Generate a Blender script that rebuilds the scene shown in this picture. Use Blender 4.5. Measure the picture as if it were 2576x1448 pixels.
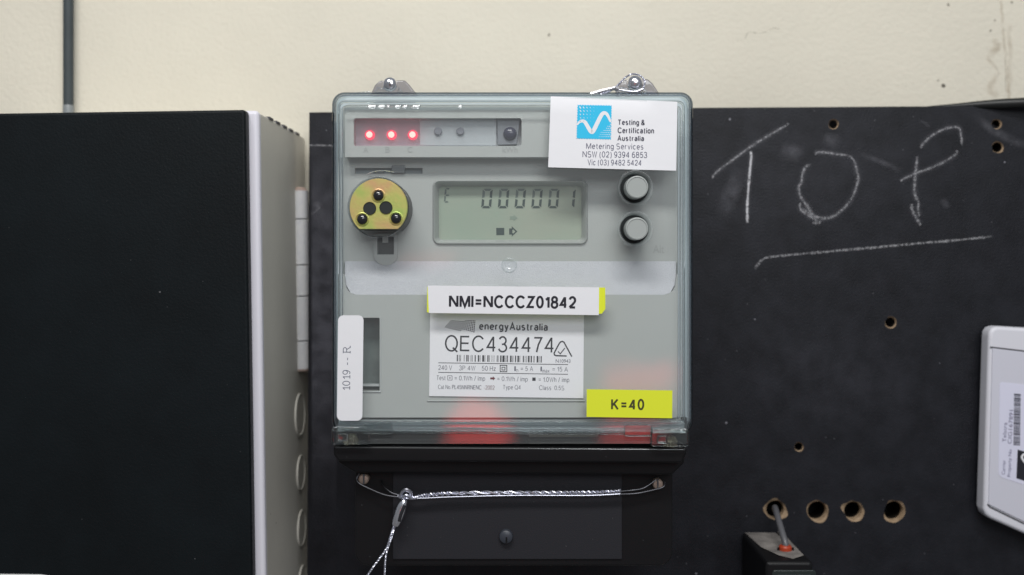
import bpy, bmesh, math, random
from mathutils import Vector, Matrix, noise as mnoise
random.seed(7)
scn = bpy.context.scene
for o in list(bpy.data.objects):
    bpy.data.objects.remove(o)

# ------------------------------------------------------------------ camera, light, exposure
F = 2528.0           # focal length in plan units (the drawing grid is 2576 x 1448)
CX, CY = 1310.0, 650.0
D = 0.60             # distance from the lens to the face of the backing board
cam_d = bpy.data.cameras.new('camera'); cam = bpy.data.objects.new('camera', cam_d)
scn.collection.objects.link(cam); scn.camera = cam
cam.location = (0, -D, 0); cam.rotation_euler = (math.pi/2, 0, 0)
cam_d.sensor_width = 36; cam_d.lens = 36*F/2576
cam_d.shift_x = (1288-CX)/2576; cam_d.shift_y = -(724-CY)/2576
cam_d.clip_start = 0.01; cam_d.clip_end = 50
cam_d.dof.use_dof = True; cam_d.dof.focus_distance = 0.487; cam_d.dof.aperture_fstop = 7.0

w = bpy.data.worlds.new('World'); scn.world = w; w.use_nodes = True
# the dim room behind the camera as surrounding light: paler above, duller below, a few broad soft patches,
# and red patches painted in for someone's clothing, placed to reflect in the meter cover
wt = w.node_tree; bg = wt.nodes['Background']; bg.inputs[1].default_value = 1.0
def wn(kind, **kw):
    n = wt.nodes.new(kind)
    for k, v in kw.items(): setattr(n, k, v)
    return n
def wmath(op, a, b=None):
    n = wn('ShaderNodeMath', operation=op)
    for q, v in ((0, a), (1, b)):
        if v is None: continue
        if isinstance(v, (int, float)): n.inputs[q].default_value = v
        else: wt.links.new(v, n.inputs[q])
    return n.outputs[0]
def wstep(v, a, b):
    n = wn('ShaderNodeMapRange', interpolation_type='SMOOTHSTEP'); n.inputs['From Min'].default_value = a; n.inputs['From Max'].default_value = b
    wt.links.new(v, n.inputs['Value']); return n.outputs[0]
tcw = wn('ShaderNodeTexCoord'); nzw = wn('ShaderNodeTexNoise'); nzw.inputs['Scale'].default_value = 2.6; nzw.inputs['Detail'].default_value = 2
wt.links.new(tcw.outputs['Generated'], nzw.inputs['Vector'])
sepw = wn('ShaderNodeSeparateXYZ'); wt.links.new(tcw.outputs['Generated'], sepw.inputs[0])
X_, Y_, Z_ = sepw.outputs
rmp = wn('ShaderNodeValToRGB'); cr = rmp.color_ramp
cr.elements[0].position = .30; cr.elements[0].color = (.140, .138, .140, 1); cr.elements[1].position = .72; cr.elements[1].color = (.265, .300, .335, 1)
wt.links.new(wmath('ADD', wmath('MULTIPLY', nzw.outputs['Fac'], .8), wmath('MULTIPLY', Z_, .16)), rmp.inputs['Fac'])
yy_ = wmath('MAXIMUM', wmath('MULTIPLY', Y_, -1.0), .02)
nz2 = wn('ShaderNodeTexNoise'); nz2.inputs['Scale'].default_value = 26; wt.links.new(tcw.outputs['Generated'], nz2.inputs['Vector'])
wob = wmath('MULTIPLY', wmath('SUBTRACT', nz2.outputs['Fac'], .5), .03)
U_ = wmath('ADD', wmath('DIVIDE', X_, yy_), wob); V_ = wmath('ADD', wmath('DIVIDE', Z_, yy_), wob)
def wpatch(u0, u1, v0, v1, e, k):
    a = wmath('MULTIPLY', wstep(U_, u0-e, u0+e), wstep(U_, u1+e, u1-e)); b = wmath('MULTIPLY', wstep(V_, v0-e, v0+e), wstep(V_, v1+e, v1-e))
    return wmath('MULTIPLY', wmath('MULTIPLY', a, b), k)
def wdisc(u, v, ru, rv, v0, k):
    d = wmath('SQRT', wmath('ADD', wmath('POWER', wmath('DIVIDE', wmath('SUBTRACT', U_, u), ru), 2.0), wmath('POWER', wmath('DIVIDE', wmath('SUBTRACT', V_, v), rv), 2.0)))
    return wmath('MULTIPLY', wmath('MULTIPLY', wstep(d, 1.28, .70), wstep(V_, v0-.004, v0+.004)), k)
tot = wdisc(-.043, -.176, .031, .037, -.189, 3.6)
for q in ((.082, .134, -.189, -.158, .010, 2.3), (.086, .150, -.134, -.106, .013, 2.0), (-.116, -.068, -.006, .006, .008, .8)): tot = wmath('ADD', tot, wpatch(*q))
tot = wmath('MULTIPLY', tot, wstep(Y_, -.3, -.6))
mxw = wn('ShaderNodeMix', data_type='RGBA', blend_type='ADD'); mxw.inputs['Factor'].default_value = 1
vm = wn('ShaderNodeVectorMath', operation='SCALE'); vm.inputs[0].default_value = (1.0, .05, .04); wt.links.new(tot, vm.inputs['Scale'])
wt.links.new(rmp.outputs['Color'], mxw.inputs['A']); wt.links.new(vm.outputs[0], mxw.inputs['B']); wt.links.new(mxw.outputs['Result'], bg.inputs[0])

def lamp(name, loc, target, sx, sy, power, col):
    l = bpy.data.lights.new(name, 'AREA'); l.shape = 'RECTANGLE'; l.size = sx; l.size_y = sy
    l.energy = power; l.color = col
    o = bpy.data.objects.new(name, l); scn.collection.objects.link(o); o.location = loc
    o.rotation_euler = (Vector(target)-Vector(loc)).to_track_quat('-Z', 'Y').to_euler()
    return o
lamp('ceiling_lamp', (-0.07, -0.78, 0.80), (0.0, 0, 0.05), 0.75, 0.16, 9.2, (1.0, 0.985, 0.96))
lamp('fill_lamp', (0.35, -1.5, 0.6), (0, 0, 0), 0.9, 0.5, 6.5, (0.96, 0.98, 1.0))  # unseen fill lamp added, set to the right to lighten the cabinet side

vs = scn.view_settings
vs.view_transform = 'Standard'; vs.look = 'None'; vs.exposure = 0; vs.gamma = 1; vs.use_curve_mapping = False
scn.cycles.transparent_max_bounces = 24
scn.cycles.max_bounces = 14

# ------------------------------------------------------------------ helpers
def P(px, py, d):
    return Vector(((px-CX)*d/F, d-D, (CY-py)*d/F))
def Zm(x0, y0, x1, w_):
    s = (x1-x0)/w_
    return lambda x, y: ((x0+x*s)*0.644, (y0+y*s)*0.644)

def lin(c):
    return tuple((v/255/12.92 if v/255 <= .04045 else ((v/255+.055)/1.055)**2.4) for v in c)

def mat(name, col, rough=.5, metal=0, spec=.5, bump=0, bscale=400, var=0, vscale=60, col2=None, emit=None, estr=0, coat=0):
    m = bpy.data.materials.new(name); m.use_nodes = True
    nt = m.node_tree; b = nt.nodes['Principled BSDF']
    b.inputs['Base Color'].default_value = (*col, 1); b.inputs['Roughness'].default_value = rough
    b.inputs['Metallic'].default_value = metal; b.inputs['Specular IOR Level'].default_value = spec
    b.inputs['Coat Weight'].default_value = coat
    tc = nt.nodes.new('ShaderNodeNewGeometry')
    if var or col2:
        n = nt.nodes.new('ShaderNodeTexNoise'); n.inputs['Scale'].default_value = vscale
        n.inputs['Detail'].default_value = 6; n.inputs['Roughness'].default_value = .65
        nt.links.new(tc.outputs['Position'], n.inputs['Vector'])
        r = nt.nodes.new('ShaderNodeValToRGB')
        r.color_ramp.elements[0].position = .32; r.color_ramp.elements[1].position = .68
        a = col if col2 else tuple(c*(1-var) for c in col)
        z = col2 if col2 else tuple(min(1, c*(1+var)) for c in col)
        r.color_ramp.elements[0].color = (*a, 1); r.color_ramp.elements[1].color = (*z, 1)
        nt.links.new(n.outputs['Fac'], r.inputs['Fac']); nt.links.new(r.outputs['Color'], b.inputs['Base Color'])
    if bump:
        n2 = nt.nodes.new('ShaderNodeTexNoise'); n2.inputs['Scale'].default_value = bscale
        n2.inputs['Detail'].default_value = 5
        nt.links.new(tc.outputs['Position'], n2.inputs['Vector'])
        bp = nt.nodes.new('ShaderNodeBump'); bp.inputs['Strength'].default_value = bump; bp.inputs['Distance'].default_value = .0006
        nt.links.new(n2.outputs['Fac'], bp.inputs['Height']); nt.links.new(bp.outputs['Normal'], b.inputs['Normal'])
    if emit:
        b.inputs['Emission Color'].default_value = (*emit, 1); b.inputs['Emission Strength'].default_value = estr
    return m

def clear_mat(name, tint=(.99, .995, .995), edge=(.62, .72, .75), haze=0.0, ior=1.52, rough=.03, double=True, hcol=(.8, .84, .86)):
    """clear moulded plastic sheet: transmits, tints where it is crossed at a slant, reflects by Fresnel"""
    m = bpy.data.materials.new(name); m.use_nodes = True
    nt = m.node_tree; nt.nodes.remove(nt.nodes['Principled BSDF'])
    out = nt.nodes['Material Output']
    tr = nt.nodes.new('ShaderNodeBsdfTransparent'); gl = nt.nodes.new('ShaderNodeBsdfGlossy')
    gl.inputs['Roughness'].default_value = rough
    lw = nt.nodes.new('ShaderNodeLayerWeight'); lw.inputs['Blend'].default_value = .35
    mx = nt.nodes.new('ShaderNodeMix'); mx.data_type = 'RGBA'
    mx.inputs['A'].default_value = (*tint, 1); mx.inputs['B'].default_value = (*edge, 1)
    pt = nt.nodes.new('ShaderNodeMath'); pt.operation = 'POWER'; pt.inputs[1].default_value = 3.0; lw.inputs['Blend'].default_value = .5
    nt.links.new(lw.outputs['Facing'], pt.inputs[0]); nt.links.new(pt.outputs[0], mx.inputs['Factor']); nt.links.new(mx.outputs['Result'], tr.inputs['Color'])
    # Schlick reflectance of a thin sheet, the same from either side; both skins together: 2R/(1+R)
    lf = nt.nodes.new('ShaderNodeLayerWeight'); lf.inputs['Blend'].default_value = .5
    pw = nt.nodes.new('ShaderNodeMath'); pw.operation = 'POWER'; pw.inputs[1].default_value = 5
    nt.links.new(lf.outputs['Facing'], pw.inputs[0])
    r0 = ((ior-1)/(ior+1))**2; r0 = 2*r0/(1+r0) if double else r0
    dv = nt.nodes.new('ShaderNodeMath'); dv.operation = 'MULTIPLY_ADD'; dv.inputs[1].default_value = 1-r0; dv.inputs[2].default_value = r0
    nt.links.new(pw.outputs[0], dv.inputs[0])
    base = tr
    if haze:
        df = nt.nodes.new('ShaderNodeBsdfDiffuse'); df.inputs['Color'].default_value = (*hcol, 1)
        mh = nt.nodes.new('ShaderNodeMixShader'); mh.inputs[0].default_value = haze
        nt.links.new(tr.outputs[0], mh.inputs[1]); nt.links.new(df.outputs[0], mh.inputs[2]); base = mh
    ms = nt.nodes.new('ShaderNodeMixShader')
    nt.links.new(dv.outputs[0], ms.inputs[0]); nt.links.new(base.outputs[0], ms.inputs[1]); nt.links.new(gl.outputs[0], ms.inputs[2])
    nt.links.new(ms.outputs[0], out.inputs[0])
    return m

def glass_mat(name, col, rough=.02, ior=1.49):
    m = bpy.data.materials.new(name); m.use_nodes = True
    b = m.node_tree.nodes['Principled BSDF']
    b.inputs['Base Color'].default_value = (*col, 1); b.inputs['Roughness'].default_value = rough
    b.inputs['Transmission Weight'].default_value = 1; b.inputs['IOR'].default_value = ior
    return m

def dust_mat(name, col, cover=.5, scale=900, soft=.12, gain=1.0, uf=.06, vf=.35):
    """dry marks: broken up by noise, fading to the sides of the stroke"""
    m = bpy.data.materials.new(name); m.use_nodes = True
    nt = m.node_tree; nt.nodes.remove(nt.nodes['Principled BSDF']); out = nt.nodes['Material Output']
    tr = nt.nodes.new('ShaderNodeBsdfTransparent'); df = nt.nodes.new('ShaderNodeBsdfDiffuse'); df.inputs['Color'].default_value = (*col, 1)
    g = nt.nodes.new('ShaderNodeNewGeometry')
    n = nt.nodes.new('ShaderNodeTexNoise'); n.inputs['Scale'].default_value = scale; n.inputs['Detail'].default_value = 4
    nt.links.new(g.outputs['Position'], n.inputs['Vector'])
    uv = nt.nodes.new('ShaderNodeUVMap'); sx = nt.nodes.new('ShaderNodeSeparateXYZ'); nt.links.new(uv.outputs[0], sx.inputs[0])
    a = nt.nodes.new('ShaderNodeMath'); a.operation = 'PINGPONG'; a.inputs[1].default_value = .5; nt.links.new(sx.outputs['Y'], a.inputs[0])
    mr = nt.nodes.new('ShaderNodeMapRange'); mr.inputs['From Min'].default_value = 0; mr.inputs['From Max'].default_value = vf; mr.interpolation_type = 'SMOOTHSTEP'
    nt.links.new(a.outputs[0], mr.inputs['Value'])
    th = nt.nodes.new('ShaderNodeMapRange'); th.inputs['From Min'].default_value = 1-cover-soft; th.inputs['From Max'].default_value = 1-cover+soft
    nt.links.new(n.outputs['Fac'], th.inputs['Value'])
    ml = nt.nodes.new('ShaderNodeMath'); ml.operation = 'MULTIPLY'; nt.links.new(mr.outputs[0], ml.inputs[0]); nt.links.new(th.outputs[0], ml.inputs[1])
    # u runs 0..1 along the stroke; the ends thin out
    b = nt.nodes.new('ShaderNodeMath'); b.operation = 'PINGPONG'; b.inputs[1].default_value = .5; nt.links.new(sx.outputs['X'], b.inputs[0])
    me = nt.nodes.new('ShaderNodeMapRange'); me.inputs['From Max'].default_value = uf; me.interpolation_type = 'SMOOTHSTEP'; nt.links.new(b.outputs[0], me.inputs['Value'])
    m2 = nt.nodes.new('ShaderNodeMath'); m2.operation = 'MULTIPLY'; nt.links.new(ml.outputs[0], m2.inputs[0]); nt.links.new(me.outputs[0], m2.inputs[1])
    m3 = nt.nodes.new('ShaderNodeMath'); m3.operation = 'MULTIPLY'; m3.inputs[1].default_value = gain; nt.links.new(m2.outputs[0], m3.inputs[0])
    ms = nt.nodes.new('ShaderNodeMixShader'); nt.links.new(m3.outputs[0], ms.inputs[0])
    nt.links.new(tr.outputs[0], ms.inputs[1]); nt.links.new(df.outputs[0], ms.inputs[2]); nt.links.new(ms.outputs[0], out.inputs[0])
    return m

class MB:
    def __init__(s): s.v = []; s.f = []; s.mi = []; s.uv = {}
    def add(s, vs, fs, mi=0):
        b = len(s.v); s.v += [Vector(v) for v in vs]
        for f in fs: s.f.append([i+b for i in f]); s.mi.append(mi)
        return b
    def prism(s, poly, d0, d1, mi=0, grow=1.0, back=True):
        """poly drawn on the grid at distance d0, pushed straight back to d1"""
        n = len(poly); A = [P(x, y, d0) for x, y in poly]
        B = [Vector((a.x*grow, d1-D, a.z*grow)) for a in A]
        fs = [[i, (i+1) % n, n+(i+1) % n, n+i] for i in range(n)] + [list(range(n))[::-1]]
        if back: fs.append([n+i for i in range(n)])
        s.add(A+B, fs, mi)
    def flat(s, poly, d, mi=0):
        s.add([P(x, y, d) for x, y in poly], [list(range(len(poly)))], mi)
    def loft(s, rings, cap0=True, cap1=False, mi=0, closed=True):
        n = len(rings[0]); vs = [v for r in rings for v in r]; fs = []
        for k in range(len(rings)-1):
            for i in range(n if closed else n-1):
                j = (i+1) % n; fs.append([k*n+i, k*n+j, (k+1)*n+j, (k+1)*n+i])
        if cap0: fs.append(list(range(n))[::-1])
        if cap1: fs.append([(len(rings)-1)*n+i for i in range(n)])
        s.add(vs, fs, mi)
    def tube(s, pts, r, n=10, mi=0, caps=True):
        pts = [Vector(p) for p in pts]; rings = []
        t = (pts[1]-pts[0]).normalized(); up = Vector((0, 0, 1)) if abs(t.z) < .9 else Vector((1, 0, 0))
        nrm = t.cross(up).normalized()
        for i, p in enumerate(pts):
            t = (pts[min(i+1, len(pts)-1)]-pts[max(i-1, 0)]).normalized()
            nrm = (nrm - t*nrm.dot(t)).normalized(); b = t.cross(nrm)
            rr = r(i/(len(pts)-1)) if callable(r) else r
            rings.append([p+(nrm*math.cos(a)+b*math.sin(a))*rr for a in [2*math.pi*k/n for k in range(n)]])
        s.loft(rings, caps, caps, mi)
    def lathe(s, c, prof, n=32, axis='y', mi=0, cap0=True, cap1=True):
        """prof: list of (radius, offset along axis) ; c world centre"""
        c = Vector(c); rings = []
        for r, h in prof:
            ring = []
            for k in range(n):
                a = 2*math.pi*k/n
                q = Vector((r*math.cos(a), h, r*math.sin(a)))
                if axis == 'x': q = Vector((h, r*math.cos(a), r*math.sin(a)))
                if axis == 'z': q = Vector((r*math.cos(a), r*math.sin(a), h))
                ring.append(c+q)
            rings.append(ring)
        s.loft(rings, cap0, cap1, mi)
    def ribbon(s, pts, wid, d, mi=0, jit=0):
        """a flat stroke on the plane at distance d; keeps a UV (along, across)"""
        n = len(pts); b = len(s.v)
        for i, (x, y) in enumerate(pts):
            x0, y0 = pts[max(i-1, 0)]; x1, y1 = pts[min(i+1, n-1)]
            l = math.hypot(x1-x0, y1-y0) or 1; nx, ny = -(y1-y0)/l, (x1-x0)/l
            ww = (wid(i/(n-1)) if callable(wid) else wid)/2*(1+random.uniform(-jit, jit))
            s.v.append(P(x+nx*ww, y+ny*ww, d)); s.v.append(P(x-nx*ww, y-ny*ww, d))
        for i in range(n-1):
            f = [b+2*i, b+2*i+1, b+2*i+3, b+2*i+2]; s.f.append(f); s.mi.append(mi)
            s.uv[len(s.f)-1] = [(i/(n-1), 0), (i/(n-1), 1), ((i+1)/(n-1), 1), ((i+1)/(n-1), 0)]
    def stroke(s, pts, wid, d, mi=0, closed=False):
        """a solid printed line with mitred joints"""
        n = len(pts); L = []; R = []
        for i, (x, y) in enumerate(pts):
            if closed: p0, p1 = pts[i-1], pts[(i+1) % n]
            else: p0, p1 = pts[max(i-1, 0)], pts[min(i+1, n-1)]
            t0 = Vector((x-p0[0], y-p0[1])); t1 = Vector((p1[0]-x, p1[1]-y))
            if t0.length == 0: t0 = t1
            if t1.length == 0: t1 = t0
            t0.normalize(); t1.normalize(); t = (t0+t1); t = t.normalized() if t.length > .1 else t1
            nn = Vector((-t.y, t.x)); k = 1/max(.4, nn.dot(Vector((-t1.y, t1.x))))
            ww = (wid(i/max(1, n-1)) if callable(wid) else wid)/2*k
            L.append(P(x+nn.x*ww, y+nn.y*ww, d)); R.append(P(x-nn.x*ww, y-nn.y*ww, d))
        m = n if closed else n-1
        s.add(L+R, [[i, (i+1) % n, n+(i+1) % n, n+i] for i in range(m)], mi)
    def box(s, x0, y0, x1, y1, d0, d1, mi=0):
        s.prism([(x0, y0), (x1, y0), (x1, y1), (x0, y1)], d0, d1, mi)
    def ball(s, c, r, n=14, sc=(1, 1, 1), mi=0):
        prof = []
        for k in range(n+1):
            a = math.pi*k/n; prof.append((max(1e-6, r*math.sin(a)), -r*math.cos(a)))
        b = len(s.v); s.lathe(c, prof, n*2, 'y', mi, False, False)
        for i in range(b, len(s.v)):
            q = s.v[i]-Vector(c); s.v[i] = Vector(c)+Vector((q.x*sc[0], q.y*sc[1], q.z*sc[2]))

def build(name, mb, mats, parent=None, bev=0, seg=2, smooth=True, flipfix=True, ang=35, label=None):
    me = bpy.data.meshes.new(name)
    if not isinstance(mats, (list, tuple)): mats = [mats]
    c = Vector((0, 0, 0))
    lo = Vector([min(v[i] for v in mb.v) for i in range(3)]); hi = Vector([max(v[i] for v in mb.v) for i in range(3)])
    c = (lo+hi)/2
    me.from_pydata([v-c for v in mb.v], [], mb.f)
    for m in mats: me.materials.append(m)
    for p, i in zip(me.polygons, mb.mi): p.material_index = i
    if mb.uv:
        ul = me.uv_layers.new(name='UVMap')
        for fi, co in mb.uv.items():
            p = me.polygons[fi]
            for li, uvc in zip(p.loop_indices, co): ul.data[li].uv = uvc
    elif flipfix:
        bm = bmesh.new(); bm.from_mesh(me)
        bmesh.ops.recalc_face_normals(bm, faces=bm.faces); bm.to_mesh(me); bm.free()
    if smooth:
        for p in me.polygons: p.use_smooth = True
        if not bev: me.set_sharp_from_angle(angle=math.radians(ang))
    o = bpy.data.objects.new(name, me); scn.collection.objects.link(o)
    wl = c.copy()
    if parent is not None:
        o.parent = parent; q = parent
        while q is not None: wl -= q.location; q = q.parent
    o.location = wl
    if bev:
        b = o.modifiers.new('bevel', 'BEVEL'); b.width = bev; b.segments = seg; b.limit_method = 'ANGLE'; b.angle_limit = math.radians(40)
        b.harden_normals = False
        ws = o.modifiers.new('wn', 'WEIGHTED_NORMAL'); ws.keep_sharp = True
    if label: o['label'] = label
    return o

def thing(name, loc, label, cat, group=None):
    o = bpy.data.objects.new(name, None); scn.collection.objects.link(o); o.location = loc
    o.empty_display_size = .01
    o['label'] = label; o['category'] = cat
    if group: o['group'] = group
    return o
def tag(o, label, cat, group=None):
    o['label'] = label; o['category'] = cat
    if group: o['group'] = group
    return o

def rrect(x0, y0, x1, y1, r, n=5):
    out = []
    rs = r if isinstance(r, (list, tuple)) else [r]*4   # tl tr br bl
    for (cx, cy, a0, rr) in ((x0+rs[0], y0+rs[0], 180, rs[0]), (x1-rs[1], y0+rs[1], 270, rs[1]), (x1-rs[2], y1-rs[2], 0, rs[2]), (x0+rs[3], y1-rs[3], 90, rs[3])):
        for k in range(n+1):
            a = math.radians(a0+90*k/n); out.append((cx+rr*math.cos(a), cy+rr*math.sin(a)))
    return out
def chipped(cx, cy, r, n, j, seed):
    rnd = random.Random(seed+50); ph = [rnd.uniform(0, 6.28) for _ in range(6)]; out = []
    for k in range(n):
        a = 2*math.pi*k/n; q = sum(math.sin((m+2)*a+ph[m])/(m+1.5) for m in range(6))
        out.append((cx+r*(1+j*.55*q)*math.cos(a), cy+r*(1+j*.55*q)*math.sin(a)))
    return out
def circ(cx, cy, r, n=32, jit=0, seed=0):
    rnd = random.Random(seed); out = []
    for k in range(n):
        a = 2*math.pi*k/n; q = r*(1+rnd.uniform(-jit, jit)); out.append((cx+q*math.cos(a), cy+q*math.sin(a)))
    return out
def spline(pts, n=12):
    out = []; m = len(pts)
    for i in range(m-1):
        p0 = Vector(pts[max(i-1, 0)]); p1 = Vector(pts[i]); p2 = Vector(pts[i+1]); p3 = Vector(pts[min(i+2, m-1)])
        for k in range(n):
            t = k/n
            out.append(.5*((2*p1)+(p2-p0)*t+(2*p0-5*p1+4*p2-p3)*t*t+(3*p1-p0-3*p2+p3)*t**3))
    out.append(Vector(pts[-1])); return out

def curve_mesh(cu):
    o = bpy.data.objects.new('tmp', cu); scn.collection.objects.link(o)
    me = bpy.data.meshes.new_from_object(o.evaluated_get(bpy.context.evaluated_depsgraph_get()))
    vs = [v.co.copy() for v in me.vertices]; fs = [list(p.vertices) for p in me.polygons]
    bpy.data.objects.remove(o); bpy.data.curves.remove(cu); bpy.data.meshes.remove(me)
    return vs, fs
def plate(mb, outer, holes, d, thick=0, mi=0, wall_mi=None):
    """flat sheet with openings at distance d; optional walls of each opening and rim pushed back"""
    cu = bpy.data.curves.new('tmp', 'CURVE'); cu.dimensions = '2D'; cu.fill_mode = 'BOTH'
    for loop in [outer]+list(holes):
        sp = cu.splines.new('POLY'); sp.points.add(len(loop)-1); sp.use_cyclic_u = True
        for q, (x, y) in zip(sp.points, loop): q.co = (x/1000, y/1000, 0, 1)
    vs, fs = curve_mesh(cu)
    mb.add([P(v.x*1000, v.y*1000, d) for v in vs], fs, mi)
    if thick:
        for loop in [outer]+list(holes):
            A = [P(x, y, d) for x, y in loop]; n = len(A); B = [a+Vector((0, thick, 0)) for a in A]
            mb.add(A+B, [[i, (i+1) % n, n+(i+1) % n, n+i] for i in range(n)], mi if wall_mi is None else wall_mi)

def text(mb, body, x0, y0, x1, y1, d, mi=0, bold=0.0, rot=0.0, shear=0, space=1.0):
    """lettering fitted to the box x0..x1, y0 (top)..y1 (bottom) of its glyphs, then turned by rot degrees about the centre"""
    cu = bpy.data.curves.new('tmp', 'FONT'); cu.body = body; cu.size = 1; cu.offset = bold; cu.shear = shear
    cu.space_character = space; cu.resolution_u = 4
    vs, fs = curve_mesh(cu)
    if not vs: return
    ax, bx = min(v.x for v in vs), max(v.x for v in vs); ay, by = min(v.y for v in vs), max(v.y for v in vs)
    cx, cy = (x0+x1)/2, (y0+y1)/2; sx = (x1-x0)/(bx-ax); sy = (y1-y0)/(by-ay)
    a = math.radians(rot); ca, sa = math.cos(a), math.sin(a); out = []
    for v in vs:
        u = (v.x-(ax+bx)/2)*sx; q = -(v.y-(ay+by)/2)*sy
        out.append(P(cx+u*ca+q*sa, cy-u*sa+q*ca, d))
    mb.add(out, fs, mi)

def arc(cx, cy, rx, ry, a0, a1, n=14):
    return [(cx+rx*math.cos(math.radians(a0+(a1-a0)*k/n)), cy+ry*math.sin(math.radians(a0+(a1-a0)*k/n))) for k in range(n+1)]
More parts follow.
